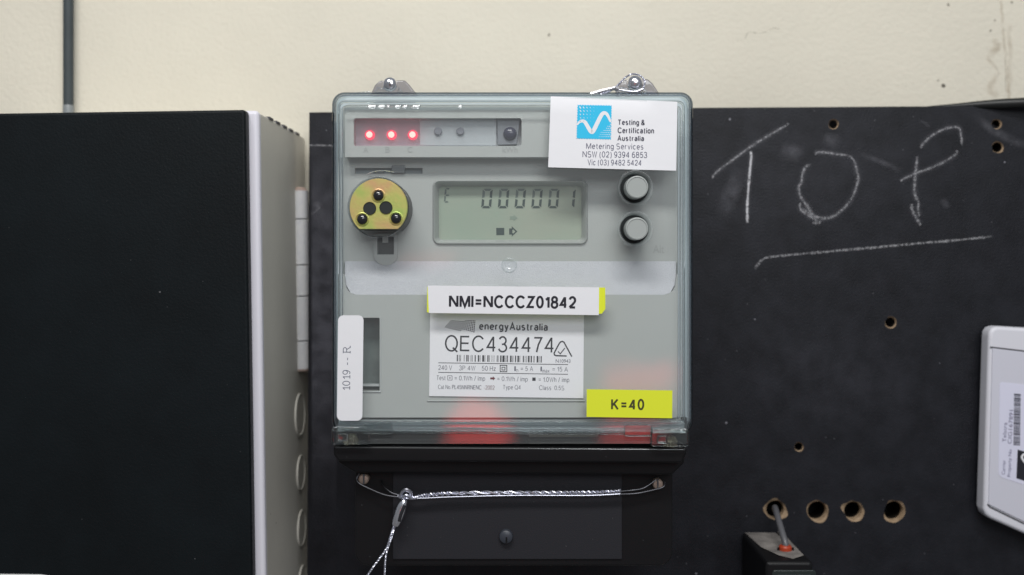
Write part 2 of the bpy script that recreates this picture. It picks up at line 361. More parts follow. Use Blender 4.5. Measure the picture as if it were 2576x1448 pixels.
# grotesque capitals and figures as centre lines in a box 0..w x 0..1 (y up): (width, strokes)
GL = {
 'N': (.72, [[(0, 0), (0, 1)], [(.03, .97), (.69, .03)], [(.72, 0), (.72, 1)]]),
 'M': (.84, [[(0, 0), (0, 1)], [(.84, 0), (.84, 1)], [(.04, .97), (.42, .03), (.80, .97)]]),
 'I': (.0, [[(0, 0), (0, 1)]]),
 '=': (.56, [[(0, .60), (.56, .60)], [(0, .30), (.56, .30)]]),
 'C': (.74, [arc(.40, .5, .40, .5, 38, 322, 26)]),
 'Z': (.64, [[(.02, .955), (.60, .955), (.03, .045), (.64, .045)]]),
 '0': (.54, [arc(.27, .5, .27, .48, 0, 360, 32)]),
 '1': (.26, [[(.26, 0), (.26, .97)], [(.24, .93), (.14, .80), (0, .72)]]),
 '8': (.54, [arc(.27, .74, .23, .235, 0, 360, 26), arc(.27, .265, .27, .265, 0, 360, 26)]),
 '4': (.58, [[(.44, 0), (.44, .98)], [(.42, .95), (.02, .27), (.58, .27)]]),
 '2': (.54, [arc(.27, .70, .26, .28, 168, -35, 16)+[(.27, .30), (.06, .12), (.02, .045)], [(.0, .045), (.54, .045)]]),
 'K': (.66, [[(0, 0), (0, 1)], [(.02, .36), (.62, 1)], [(.22, .56), (.66, 0)]]),
 'Q': (.80, [arc(.40, .5, .40, .5, 0, 360, 34), [(.50, .22), (.82, -.06)]]),
 'E': (.58, [[(.58, .955), (.0, .955), (0, .045), (.60, .045)], [(0, .52), (.54, .52)]]),
 '3': (.52, [arc(.25, .735, .23, .245, 160, -88, 16)+[(.2, .49)], arc(.25, .255, .27, .255, 84, -166, 18)]),
 '7': (.52, [[(0, .955), (.52, .955), (.30, .5), (.18, 0)]]),
 '9': (.52, [arc(.26, .67, .25, .31, 0, 360, 26), arc(.22, .55, .29, .53, 12, -120, 14)]),
 '-': (.30, [[(0, .36), (.30, .36)]]),
 '5': (.52, [[(.48, .955), (.10, .955), (.05, .52)]+arc(.25, .32, .27, .29, 135, -150, 16)]),
 '6': (.52, [arc(.26, .31, .26, .31, 0, 360, 26), arc(.30, .45, .29, .53, 192, 60, 14)]),
 '/': (.30, [[(0, -.05), (.3, 1)]]), '.': (.0, [[(0, 0), (0, .13)]]),
 '(': (.20, [arc(.30, .38, .30, .66, 125, 235, 12)]), ')': (.20, [arc(-.10, .38, .30, .66, 55, -55, 12)]),
 '&': (.66, [[(.64, 0), (.14, .66)]+arc(.29, .78, .17, .19, 215, -40, 12)+[(.08, .36)]+arc(.26, .24, .26, .23, 165, 350, 12)+[(.60, .44)]]),
 'T': (.62, [[(0, .955), (.62, .955)], [(.31, 0), (.31, .95)]]), 'A': (.68, [[(0, 0), (.34, 1), (.68, 0)], [(.12, .32), (.56, .32)]]),
 'S': (.62, [arc(.31, .73, .28, .25, 40, 255, 14)+arc(.31, .25, .31, .255, 75, -145, 14)]), 'V': (.66, [[(0, 1), (.33, 0), (.66, 1)]]),
 'W': (.90, [[(0, 1), (.23, 0), (.45, .95), (.67, 0), (.90, 1)]]), 'P': (.56, [[(0, 0), (0, 1)], [(0, .96), (.32, .96)]+arc(.32, .72, .24, .24, 90, -90, 12)+[(0, .48)]]),
 'H': (.62, [[(0, 0), (0, 1)], [(.62, 0), (.62, 1)], [(0, .52), (.62, .52)]]), 'L': (.48, [[(0, 1), (0, .045), (.48, .045)]]),
 'a': (.46, [[(.45, 0), (.45, .48)]+arc(.24, .48, .21, .21, 0, 155, 10), arc(.22, .20, .21, .19, 0, 360, 20)]),
 'c': (.48, [arc(.26, .35, .25, .34, 45, 315, 18)]), 'e': (.50, [[(.02, .37), (.51, .37)], arc(.26, .35, .25, .34, 5, 315, 20)]),
 'f': (.28, [[(.12, 0), (.12, .80)]+arc(.28, .80, .16, .18, 180, 85, 6), [(0, .66), (.28, .66)]]),
 'g': (.48, [arc(.24, .36, .24, .33, 0, 360, 22), [(.48, .70), (.48, -.05)]+arc(.25, -.05, .23, .22, 0, -150, 8)]),
 'h': (.44, [[(0, 0), (0, 1)], arc(.22, .46, .22, .23, 180, 0, 10)+[(.44, 0)]]), 'i': (.0, [[(0, 0), (0, .70)], [(0, .87), (0, 1)]]), 'l': (.0, [[(0, 0), (0, 1)]]),
 'm': (.70, [[(0, 0), (0, .7)], arc(.175, .48, .175, .21, 180, 0, 10)+[(.35, 0)], arc(.525, .48, .175, .21, 180, 0, 10)+[(.70, 0)]]),
 'n': (.44, [[(0, 0), (0, .7)], arc(.22, .46, .22, .23, 180, 0, 10)+[(.44, 0)]]), 'o': (.52, [arc(.26, .35, .26, .34, 0, 360, 24)]),
 'p': (.50, [[(0, .7), (0, -.28)], arc(.25, .35, .25, .34, 0, 360, 22)]), 'r': (.26, [[(0, 0), (0, .7)], arc(.26, .40, .26, .28, 180, 95, 8)]),
 's': (.42, [arc(.21, .52, .19, .17, 45, 255, 10)+arc(.21, .18, .20, .18, 75, -140, 10)]), 't': (.28, [[(.12, .90), (.12, .14)]+arc(.24, .14, .12, .13, 180, 290, 6), [(0, .66), (.28, .66)]]),
 'u': (.44, [[(0, .7), (0, .22)]+arc(.22, .24, .22, .23, 180, 360, 10), [(.44, .7), (.44, 0)]]), 'v': (.46, [[(0, .7), (.23, 0), (.46, .7)]]),
 'y': (.46, [[(0, .7), (.23, .04)], [(.46, .7), (.18, -.22), (.02, -.26)]]), 'z': (.42, [[(0, .66), (.40, .66), (.02, .04), (.42, .04)]]), 'x': (.44, [[(0, 0), (.44, .7)], [(0, .7), (.44, 0)]]),
 'R': (.62, [[(0, 0), (0, 1)], [(0, .96), (.36, .96)]+arc(.36, .73, .24, .23, 90, -90, 12)+[(.0, .50)], [(.34, .5), (.64, .02)]]),
}
def strokes(mb, body, x0, y0, x1, y1, d, mi=0, wt=.14, gap=.2, rot=0, serif=0, spc=.5):
    """lettering drawn stroke by stroke, fitted to a box like text()"""
    x = 0; items = []
    for ch in body:
        if ch == ' ': x += spc; continue
        wd, st = GL[ch]
        for ln in st: items.append([(x+px, py) for px, py in ln])
        if serif:
            if ch == '1': items.append([(x+.04, .02), (x+.48, .02)])
            if ch == 'R': items += [[(x-.14, .02), (x+.16, .02)], [(x-.14, .97), (x+.1, .97)], [(x+.56, .02), (x+.84, .02)]]
        x += wd+wt+gap
    L = x-gap-wt; cx, cy = (x0+x1)/2, (y0+y1)/2
    sx = (x1-x0)/(L+wt); sy = (y1-y0); a = math.radians(rot); ca, sa = math.cos(a), math.sin(a)
    sy_ = sy/(1+0.0)
    for k, ln in enumerate(items):
        pts = []
        for px, py in ln:
            u = (px-L/2)*sx; q = (.5-(.5+(py-.5)*(1-wt*.25)))*sy_
            pts.append((cx+u*ca+q*sa, cy-u*sa+q*ca))
        mb.stroke(pts, wt*(.7*sy+.3*min(sx, sy)), d-(k % 5)*1e-6, mi)

# ------------------------------------------------------------------ materials
M_wall = mat('plaster_wall', (.70, .664, .566), .9, spec=.15, bump=.65, bscale=330, var=.035, vscale=9)
M_board = mat('black_board', (.0058, .0064, .0092), .48, spec=.28, bump=.35, bscale=900, col2=(.0142, .0152, .0205), vscale=60)
nt = M_board.node_tree; bs = nt.nodes['Principled BSDF']; src = bs.inputs['Base Color'].links[0].from_socket
gp = nt.nodes.new('ShaderNodeNewGeometry'); vo = nt.nodes.new('ShaderNodeTexVoronoi'); vo.inputs['Scale'].default_value = 55
nt.links.new(gp.outputs['Position'], vo.inputs['Vector'])
lt = nt.nodes.new('ShaderNodeMath'); lt.operation = 'LESS_THAN'; lt.inputs[1].default_value = .035; nt.links.new(vo.outputs['Distance'], lt.inputs[0])
sc_ = nt.nodes.new('ShaderNodeSeparateColor'); nt.links.new(vo.outputs['Color'], sc_.inputs[0])
gt = nt.nodes.new('ShaderNodeMath'); gt.operation = 'GREATER_THAN'; gt.inputs[1].default_value = .62; nt.links.new(sc_.outputs[0], gt.inputs[0])
mu = nt.nodes.new('ShaderNodeMath'); mu.operation = 'MULTIPLY'; nt.links.new(lt.outputs[0], mu.inputs[0]); nt.links.new(gt.outputs[0], mu.inputs[1])
mm = nt.nodes.new('ShaderNodeMix'); mm.data_type = 'RGBA'; nt.links.new(mu.outputs[0], mm.inputs['Factor']); nt.links.new(src, mm.inputs['A']); mm.inputs['B'].default_value = (.22, .22, .25, 1)
nt.links.new(mm.outputs['Result'], bs.inputs['Base Color'])
M_raw = mat('raw_chipboard', (.26, .18, .11), .9, spec=.1, bump=.8, bscale=900, col2=(.42, .31, .21), vscale=500)
M_hole = mat('shaded_bore', (.010, .008, .006), .9, spec=.1)  # near-black colour stands in for the shade deep in the bores
M_black = mat('black_plastic', (.0055, .0055, .0065), .42, spec=.28, bump=.08, bscale=1600)
M_black_in = mat('dark_interior', (.012, .016, .017), .5, spec=.3)
M_panel = mat('charcoal_sheen', (.019, .019, .0235), .55, spec=.3, bump=.15, bscale=1500)
M_door = mat('black_cabinet_paint', (.0042, .0066, .0082), .5, spec=.2, bump=.25, bscale=900, var=.25, vscale=20)
M_cab = mat('cream_cabinet_paint', (.66, .635, .57), .5, spec=.35, bump=.1, bscale=500, var=.03, vscale=30)
M_rim = mat('white_rim_paint', (.74, .73, .80), .35, spec=.4)
M_hinge = mat('painted_hinge', (.64, .65, .68), .4, spec=.5, bump=.3, bscale=500, col2=(.74, .74, .74), vscale=200)
M_rust = mat('rusty_end', (.36, .22, .17), .8, col2=(.5, .42, .38), vscale=500)
M_grey = mat('grey_meter_plastic', (.460, .488, .472), .42, spec=.4, bump=.12, bscale=2200, var=.015, vscale=40)
M_btn = mat('grey_button', (.36, .385, .375), .45, spec=.35)
M_paper_in = mat('white_card', (.94, .94, .97), .5, spec=.3)
M_grey_d = mat('dark_grey_plastic', (.21, .25, .265), .5, spec=.3)
M_band = mat('lit_grey_band', (.53, .55, .59), .30, spec=.7, bump=.7, bscale=2600)  # same grey made lighter, the light on the slope put into the colour
M_white = mat('white_label_paper', (.80, .80, .83), .45, spec=.35, bump=.12, bscale=260)
M_ink = mat('black_ink', (.02, .02, .028), .5, spec=.3)
M_ink2 = mat('grey_ink', (.11, .11, .15), .5, spec=.3)
M_inkred = mat('dark_red_ink', (.16, .03, .04), .5, spec=.3)
M_blue = mat('cyan_print', (.03, .52, .82), .5, spec=.3)
M_yel = mat('yellow_label', (.74, .80, .035), .5, spec=.3)
M_lcd = mat('lcd_glass', (.34, .43, .345), .22, spec=.5, col2=(.40, .43, .35), vscale=16)
M_seg = mat('lcd_segments', (.05, .075, .07), .5, spec=.3)
M_seg2 = mat('lcd_segments_faint', (.25, .32, .26), .5, spec=.3)
M_gold = mat('zinc_passivated', (.50, .47, .13), .36, metal=.45, spec=.5, vscale=55, bump=.12, bscale=900)
nt = M_gold.node_tree
n_ = nt.nodes.new('ShaderNodeTexNoise'); n_.inputs['Scale'].default_value = 75; n_.inputs['Detail'].default_value = 3
g_ = nt.nodes.new('ShaderNodeNewGeometry'); nt.links.new(g_.outputs['Position'], n_.inputs['Vector'])
r_ = nt.nodes.new('ShaderNodeValToRGB'); r_.color_ramp.elements[0].position = .33; r_.color_ramp.elements[0].color = (.44, .57, .15, 1)
r_.color_ramp.elements[1].position = .70; r_.color_ramp.elements[1].color = (.68, .42, .21, 1)
e_ = r_.color_ramp.elements.new(.5); e_.color = (.60, .56, .18, 1)
nt.links.new(n_.outputs['Fac'], r_.inputs['Fac']); nt.links.new(r_.outputs['Color'], nt.nodes['Principled BSDF'].inputs['Base Color'])
M_dome = mat('black_lens', (.012, .013, .016), .12, spec=.8)
M_chrome = mat('chrome', (.85, .85, .90), .2, metal=1)
M_wire = mat('seal_wire_steel', (.66, .67, .76), .32, metal=1)
M_wire_d = mat('seal_wire_dull', (.10, .10, .11), .4, metal=1)
M_copper = mat('copper_screw', (.36, .27, .22), .5, metal=.3, spec=.4, vscale=400, col2=(.44, .33, .27), bump=.4, bscale=1500)
M_corr = mat('corroded_brass', (.30, .27, .17), .6, metal=.5, bump=.8, bscale=900, col2=(.22, .19, .15), vscale=300)
M_red = mat('red_plastic', (.62, .035, .03), .4, spec=.4, var=.2, vscale=80)
def flecks(m, scale, size, rare, col):
    nt = m.node_tree; bs = nt.nodes['Principled BSDF']; ip = bs.inputs['Base Color']
    gp = nt.nodes.new('ShaderNodeNewGeometry'); vo = nt.nodes.new('ShaderNodeTexVoronoi'); vo.inputs['Scale'].default_value = scale
    nt.links.new(gp.outputs['Position'], vo.inputs['Vector'])
    lt = nt.nodes.new('ShaderNodeMath'); lt.operation = 'LESS_THAN'; lt.inputs[1].default_value = size; nt.links.new(vo.outputs['Distance'], lt.inputs[0])
    sc_ = nt.nodes.new('ShaderNodeSeparateColor'); nt.links.new(vo.outputs['Color'], sc_.inputs[0])
    gt = nt.nodes.new('ShaderNodeMath'); gt.operation = 'GREATER_THAN'; gt.inputs[1].default_value = rare; nt.links.new(sc_.outputs[0], gt.inputs[0])
    mu = nt.nodes.new('ShaderNodeMath'); mu.operation = 'MULTIPLY'; nt.links.new(lt.outputs[0], mu.inputs[0]); nt.links.new(gt.outputs[0], mu.inputs[1])
    mm = nt.nodes.new('ShaderNodeMix'); mm.data_type = 'RGBA'; nt.links.new(mu.outputs[0], mm.inputs['Factor'])
    if ip.links: nt.links.new(ip.links[0].from_socket, mm.inputs['A'])
    else: mm.inputs['A'].default_value = ip.default_value
    mm.inputs['B'].default_value = (*col, 1); nt.links.new(mm.outputs['Result'], ip)
flecks(M_door, 60, .030, .75, (.10, .10, .105)); flecks(M_door, 160, .05, .85, (.035, .036, .038))
flecks(M_black, 240, .06, .72, (.07, .07, .075)); flecks(M_panel, 300, .06, .75, (.10, .10, .105))
flecks(M_board, 170, .06, .75, (.09, .09, .10)); flecks(M_wall, 110, .035, .86, (.50, .48, .41)); flecks(M_cab, 90, .05, .85, (.35, .33, .29)); flecks(M_white, 500, .07, .93, (.5, .5, .5))
M_red2 = mat('dark_red_plastic', (.34, .03, .026), .45, spec=.4, var=.25, vscale=80)
M_phone = mat('pale_grey_box', (.70, .70, .76), .45, spec=.4, bump=.08, bscale=1500)
M_seam = mat('dark_seam', (.07, .07, .08), .7)
M_cable = mat('grey_cable', (.11, .11, .12), .35, spec=.5)
M_blackcable = mat('black_cable', (.012, .013, .013), .4, spec=.4)
M_orange = mat('orange_gland', (.40, .05, .018), .4, spec=.4)
M_dust = mat('dusty_black', (.13, .12, .115), .8, spec=.2, col2=(.31, .285, .265), vscale=80)
M_pipe = mat('grey_conduit', (.052, .064, .070), .55, spec=.3, var=.08, vscale=60)
M_led = mat('lit_led', (.8, .1, .05), .3, emit=(1.0, .42, .34), estr=3.6)
M_ledring = mat('led_body', (.8, .02, .04), .3, emit=(1.0, .015, .09), estr=1.5)
M_lug = clear_mat('lug_plastic', tint=(.72, .72, .77), edge=(.22, .22, .30), ior=1.5)
M_rimdark = clear_mat('cover_edge', tint=(.50, .55, .60), edge=(.10, .13, .16), ior=1.5)
M_holegrey = mat('unlit_led', (.20, .21, .24), .4)
M_clear = clear_mat('clear_cover', haze=.055)  # haze stands in for cloudy reflections on the front
M_side = clear_mat('clear_cover_side', haze=.13, tint=(.95, .985, .985), edge=(.55, .68, .71), hcol=(.76, .84, .89))  # pale haze put in for light reflected inside the walls and ledge
M_clear2 = clear_mat('clear_cover_frosted', haze=.16, tint=(.95, .97, .97), edge=(.7, .78, .78))
M_glass = glass_mat('clear_moulding', (.93, .97, .97))
M_tab = glass_mat('glint_tab_clear', (.95, .97, 1.0), rough=.12, ior=1.6)
M_tint = clear_mat('tinted_window', tint=(.87, .83, .86), edge=(.6, .55, .58), ior=1.45, haze=.07)
M_chalk = dust_mat('white_chalk', (.80, .80, .84), cover=.50, scale=1000, soft=.13, gain=.38)
M_chalkfine = dust_mat('white_chalk_dense', (.82, .82, .86), cover=.60, scale=900, soft=.12, gain=.75)
M_smudge = dust_mat('chalk_smudge', (.55, .55, .62), cover=.50, scale=160, soft=.3, gain=.15, uf=.5, vf=.5)
M_halo = dust_mat('chalk_dust_halo', (.6, .6, .66), cover=.55, scale=260, soft=.3, gain=.075, uf=.2, vf=.5)
M_film = dust_mat('pale_film', (.42, .42, .50), cover=.53, scale=90, soft=.28, gain=.25, uf=.45, vf=.12)
M_film2 = dust_mat('pale_film_thin', (.42, .42, .50), cover=.53, scale=60, soft=.3, gain=.03, uf=.5, vf=.5)
M_stain = dust_mat('brown_stain', (.42, .33, .23), cover=.50, scale=130, soft=.25, gain=.32, vf=.5)
M_hair = dust_mat('hairline_crack', (.30, .27, .22), cover=.55, scale=300, soft=.2, gain=.28)
M_pit = mat('plaster_pit', (.16, .15, .125), .9, spec=.1)
M_pit2 = mat('faint_pit', (.36, .335, .28), .9, spec=.1)
M_rib = mat('red_cloth', (.62, .035, .03), .8, spec=.2)

# ------------------------------------------------------------------ wall
WD = 0.64
mb = MB(); mb.box(-700, -700, 3300, 2100, WD, WD+.05)
wall = build('wall', mb, M_wall, smooth=False); wall['kind'] = 'structure'
def mark(name, pts, wd, d, m, par, jit=0):
    mb = MB(); mb.ribbon(pts, wd, d, jit=jit); return build(name, mb, m, par, smooth=False)
mark('wall_stain', [(2518+random.uniform(-2, 2)+i*.9, -5+i*11) for i in range(25)], 12, WD-.0002, M_stain, wall)
mark('wall_stain', [(2500+10*math.sin(i*.8)+random.uniform(-5, 5), 95+i*9) for i in range(18)], lambda t: 20+10*math.sin(t*9), WD-.0003, M_stain, wall)
mark('wall_stain', [(2540+random.uniform(-3, 3), 60+i*12) for i in range(16)], 18, WD-.0004, M_stain, wall)
mark('hairline_crack', spline([(1874, 100), (1884, 82), (1915, 84), (1945, 72), (1962, 74)], 5), 4, WD-.0002, M_hair, wall)
mark('hairline_crack', spline([(820, 402), (868, 392), (905, 405)], 5), 3, WD-.00025, M_hair, wall)
mark('hairline_crack', spline([(2528, 150), (2530, 190), (2529, 240)], 5), 4, WD-.0005, M_hair, wall)
for i, (x, y, r) in enumerate([(2373, 216, 5), (2386, 12, 3.5), (2360, 203, 2.2), (1381, 88, 4), (2503, 52, 2.5), (2492, 77, 2.5), (2545, 6, 3)]):
    mb = MB(); mb.flat(circ(x, y, r, 9, .3, i), WD-.0003); build('plaster_pit', mb, M_pit if r > 4.5 else M_pit2, wall, smooth=False)

# ------------------------------------------------------------------ conduit on the wall
mb = MB()
r = .0031
c0 = P(172, -200, .632); c1 = P(172, 330, .632)
mb.lathe((c0.x, c0.y, 0), [(r, c1.z), (r, c0.z)], 24, 'z')
pipe = thing('conduit', P(172, 60, .632), 'thin grey conduit running straight up the cream wall from behind the black cabinet door', 'conduit')
build('pipe', mb, M_pipe, pipe)
mb = MB(); zc = P(172, 268, .632).z
mb.lathe((c0.x, c0.y, 0), [(r*1.06, zc-.006), (r*1.06, zc), (r*1.0, zc+.0006)], 24, 'z')
build('coupling', mb, mat('pale_coupling', (.22, .24, .25), .4), pipe)

# ------------------------------------------------------------------ cabinet at the left
XS = (658-CX)*.528/F
cab = thing('metal_cabinet', P(640, 700, .528), 'tall cream metal cabinet with a flat black door, left of the meter', 'cabinet')
def wbox(mb, x0, x1, d0, d1, z0, z1, mi=0):
    vs = [(x, d-D, z) for d in (d0, d1) for (x, z) in ((x0, z0), (x1, z0), (x1, z1), (x0, z1))]
    mb.add(vs, [[3, 2, 1, 0], [4, 5, 6, 7], [0, 1, 5, 4], [1, 2, 6, 5], [2, 3, 7, 6], [3, 0, 4, 7]], mi)
ZT = (CY-283)*.528/F; ZB = (CY-1640)*.528/F; XL = (-160-CX)*.528/F
mb = MB(); wbox(mb, XL, XS, .531, .6395, ZB, ZT)
build('body', mb, M_cab, cab, bev=.0012)
mb = MB(); wbox(mb, XL-.0008, XS+.0006, .5245, .5308, ZB-.001, ZT+.0006)
build('front_rim', mb, M_rim, cab, bev=.0024, seg=4)
mb = MB(); wbox(mb, XL+.002, (623-CX)*.516/F, .516, .5243, ZB+.002, (CY-276)*.516/F)
door = build('door', mb, M_door, cab, bev=.0016, seg=3)
mb = MB(); mb.prism([(-60, 1434), (90, 1438), (178, 1452), (178, 1560), (-60, 1560)], .5157, .5160)
build('sticker', mb, M_white, cab, smooth=False)
# dark gaps under the top flange
mb = MB()
for k in range(5):
    d0 = .548+k*.0165; wbox(mb, XS-.002, XS+.0004, d0, d0+.009, ZT-.0009, ZT+.0005)
build('vent_slot', mb, M_seam, cab, smooth=False)
# hinge
hz = [(CY-y)*.615/F for y in (480, 553, 668, 746, 858, 930)]
for k in range(5):
    mb = MB(); r = .0050
    mb.lathe((XS+.0019, .615-D, 0), [(r*.9, hz[k+1]+.00025), (r, hz[k+1]+.0006), (r, hz[k]-.0006), (r*.9, hz[k]-.00025)], 24, 'z')
    if k == 0: hinge = build('hinge', mb, M_hinge, cab)
    else: build('knuckle', mb, M_hinge, hinge)
mb = MB(); mb.lathe((XS+.0019, .615-D, 0), [(.0047, hz[0]-.0003), (.0036, hz[0]+.0012), (.0015, hz[0]+.002)], 20, 'z')
build('hinge_pin', mb, M_rust, hinge)
mb = MB(); mb.lathe((XS+.0019, .615-D, 0), [(.002, hz[5]-.0016), (.0046, hz[5]-.0006), (.0048, hz[5]+.0004)], 20, 'z')
build('hinge_pin', mb, M_rust, hinge)
mb = MB(); wbox(mb, XS+.0001, XS+.0012, .6155, .634, hz[5]+.004, hz[0]-.002)
build('hinge_leaf', mb, M_hinge, hinge, bev=.0004)
for (yc, rr) in ((1044, 52), (1190, 42), (1329, 43), (1470, 44)):
    mb = MB(); cz = (CY-yc)*.6125/F; R = rr*.6125/F; a = .0007
    prof = [(R*.2, .0003), (R*.86, .0003), (R*.9, -.0002), (R-a, .0002), (R-a*.5, .0006), (R+a*.4, .0006), (R+a, -.0004)]
    mb.lathe((XS+.0003, .6125-D, cz), prof, 40, 'x', cap0=True, cap1=False)
    build('knockout', mb, M_cab, cab)
cab.rotation_euler = (0, -math.radians(.85), 0)

# ------------------------------------------------------------------ backing board with drilled holes
holes = [(2097, 313, 13, .06), (2507, 313, 13, .08), (2510, 371, 15, .12), (2241, 812, 15, .10), (2010, 1125, 12, .08),
         (1951, 1283, 28, .24), (2057, 1287, 28, .15), (2147, 1286, 27, .26), (2250, 1287, 28, .17)]
board_o = [(778, 283.5), (1740, 272), (2860, 265), (2860, 1680), (772, 1680)]
loops = [chipped(x, y, r, 40, j, k) for k, (x, y, r, j) in enumerate(holes)]
bd = thing('backing_board', P(1800, 1000, .6), 'large black painted mounting board on the wall, drilled and chalked with letters', 'board')
mb = MB(); plate(mb, board_o, loops, .60, 0)
A = [P(x, y, .60) for x, y in board_o]; n = len(A); B = [a+Vector((0, .018, 0)) for a in A]
mb.add(A+B, [[i, (i+1) % n, n+(i+1) % n, n+i] for i in range(n)])
build('panel', mb, M_board, bd, smooth=False)
for k, (x, y, r, j) in enumerate(holes):
    mb = MB(); A = [P(a, b, .60) for a, b in loops[k]]; n = len(A)
    ri = r*(.84 if r < 20 else (.80, .86, .82, .87)[k-5]); c = P(x, y, .60)
    def ring(dz, rr): return [Vector((c.x+rr*.6/F*math.cos(2*math.pi*i/n), c.y+dz, c.z-rr*.6/F*math.sin(2*math.pi*i/n))) for i in range(n)]
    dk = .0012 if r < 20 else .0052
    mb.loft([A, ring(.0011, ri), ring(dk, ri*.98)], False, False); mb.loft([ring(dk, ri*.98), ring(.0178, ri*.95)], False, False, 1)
    build('drilled_hole', mb, [M_raw, M_hole], bd, flipfix=False)
mb = MB(); mb.box(1880, 1200, 2320, 1370, .6235, .628); build('hole_shade', mb, M_black_in, bd, smooth=False)  # dark sheet added behind the large holes in place of shade
# chalk
Z5 = Zm(2650, 350, 4000, 2444)
def zz(pts, n=8): return [tuple(q) for q in spline([Z5(*p) for p in pts], n)]
CD = .5998
def chalk(lst, m):
    mb = MB()
    for pts, wd in lst:
        mb.ribbon(zz(pts), wd*.85, CD, jit=.35); mark('chalk_smudge', zz(pts, 5), 24, CD-.0001-random.random()*.00004, M_halo, bd)
    return build('chalk_letter', mb, m, bd, smooth=False)
chalk([([(237, 635), (255, 600), (300, 560), (390, 495), (490, 420), (600, 350), (690, 295), (740, 268), (785, 240)], 7.5)], M_chalk)
chalk([([(510, 435), (515, 480), (505, 580), (495, 700), (487, 830), (488, 950)], 8.5)], M_chalkfine)
chalk([([(965, 465), (985, 445), (1050, 448), (1130, 460), (1200, 465)], 8), ([(1195, 465), (1240, 500), (1260, 570), (1272, 630), (1255, 700), (1220, 780), (1160, 850), (1080, 905), (1000, 908), (930, 880), (875, 840)], 9),
       ([(940, 530), (900, 550), (875, 610), (870, 660), (850, 695), (865, 760), (905, 820), (940, 870)], 9), ([(862, 800), (865, 850), (930, 900), (1000, 940), (945, 945)], 8), ([(905, 800), (925, 850), (965, 900)], 8)], M_chalk)
chalk([([(1712, 420), (1730, 385), (1790, 330), (1860, 290), (1930, 268), (1985, 275), (2000, 330), (2005, 405)], 8), ([(1970, 430), (1960, 460), (1900, 500), (1800, 550), (1690, 590), (1600, 630), (1570, 650)], 8),
       ([(1690, 470), (1680, 560), (1672, 650), (1672, 740), (1700, 800)], 10), ([(1650, 810), (1655, 860), (1690, 920), (1712, 965)], 10), ([(1700, 800), (1695, 850), (1705, 900)], 8)], M_chalk)
mb = MB(); mb.ribbon(zz([(540, 1275), (560, 1240), (610, 1195), (700, 1180), (850, 1165), (1000, 1152), (1150, 1138), (1350, 1122), (1550, 1103), (1750, 1085), (1950, 1068), (2100, 1053), (2235, 1038)], 6), 7.5, CD, jit=.35)
build('chalk_underline', mb, M_chalk, bd, smooth=False)
for pts, wd in (([(2080, 160), (2150, 230), (2260, 310), (2440, 390), (2600, 430)], 32), ([(1090, 300), (1080, 350), (1060, 420)], 60), ([(1250, 440), (1450, 520), (1600, 590)], 22), ([(1860, 770), (1910, 850)], 26),
                ([(700, 430), (900, 460)], 60), ([(300, 700), (450, 760)], 160), ([(1700, 215), (1790, 270)], 12)):
    mark('chalk_smudge', zz(pts), wd, CD-.0002-wd*2e-6, M_smudge, bd)
mark('chalk_smudge', [(790, 500), (800, 520), (812, 560)], 26, CD-.0002, M_smudge, bd)
mark('pale_film', [(815, 240+i*45) for i in range(26)], 70, CD-.00008, M_film, bd)  # soft pale film strips, strongest left of the meter
mark('pale_film', [(1640+i*60, 470-i*6) for i in range(14)], 390, CD-.00005, M_film2, bd)
mark('pale_film', [(1700+i*60, 900+i*6) for i in range(14)], 420, CD-.00006, M_film2, bd)
mark('chalk_line', [(778, 366), (800, 366), (832, 367), (850, 367)], 6, CD, M_chalk, bd)
mark('chalk_line', [(783, 540), (795, 532), (806, 520)], 3, CD, M_chalk, bd)

# ------------------------------------------------------------------ the meter
mt = thing('electricity_meter', P(1288, 700, .6), 'grey electricity meter under a clear plastic cover, three small red lamps lit', 'electricity meter')
# rear case
mb = MB(); mb.prism(rrect(862, 262, 1706, 1064, 16), .505, .597)
build('case', mb, M_grey, mt, bev=.001)
mb = MB(); mb.prism(rrect(846, 246, 1730, 1090, 22), .5085, .598)
build('rear_flange', mb, mat('rear_flange_grey', (.66, .72, .75), .45), mt, bev=.001)

# header section with the lamp window
win = rrect(890, 298, 1312, 368, 6)
mb = MB(); plate(mb, rrect(868, 278, 1704, 396, [10, 10, 1, 1]), [win], .4895, .0075)
head = build('header_panel', mb, M_grey, mt, ang=50)
mb = MB(); mb.prism(rrect(866, 266, 1707, 290, 8), .4955, .4975); build('header_edge', mb, M_grey, head, bev=.0006)
mb = MB(); mb.prism(rrect(884, 292, 1325, 374, 4), .4965, .4995)
build('lamp_recess', mb, mat('recess_grey', (.62, .64, .66), .45, bump=.08, bscale=2000), head)
mb = MB(); mb.prism(rrect(892, 300, 1056, 366, 5), .4915, .4922)
build('tinted_window', mb, M_tint, head)
mb = MB(); mb.prism(rrect(1056.5, 302, 1248, 366, 2), .4930, .4937)
build('blank_window', mb, clear_mat('blank_window_clear', haze=.35, tint=(.95, .97, .98)), head)
for x, y in ((930, 340), (985, 340), (1038, 340)):
    mb = MB(); c = P(x, y, .4953); k = .4953/F
    mb.lathe((c.x, c.y, c.z), [(12.5*k, .0012), (12.3*k, -.0002), (10.5*k, -.0009), (9*k, -.0012)], 24, 'y', cap0=False, cap1=True)
    led = build('indicator_lamp', mb, M_ledring, head)
    mb = MB(); mb.ball((c.x, c.y-.0012, c.z), 8*k, 8, (1, .5, 1)); build('lens', mb, M_led, led)
    l = bpy.data.lights.new('indicator_glow', 'POINT'); l.energy = .00005; l.color = (1, .02, .08); l.shadow_soft_size = .0008
    lo = bpy.data.objects.new('indicator_glow', l); scn.collection.objects.link(lo); lo.location = (c.x, c.y-.0034, c.z+.0006)
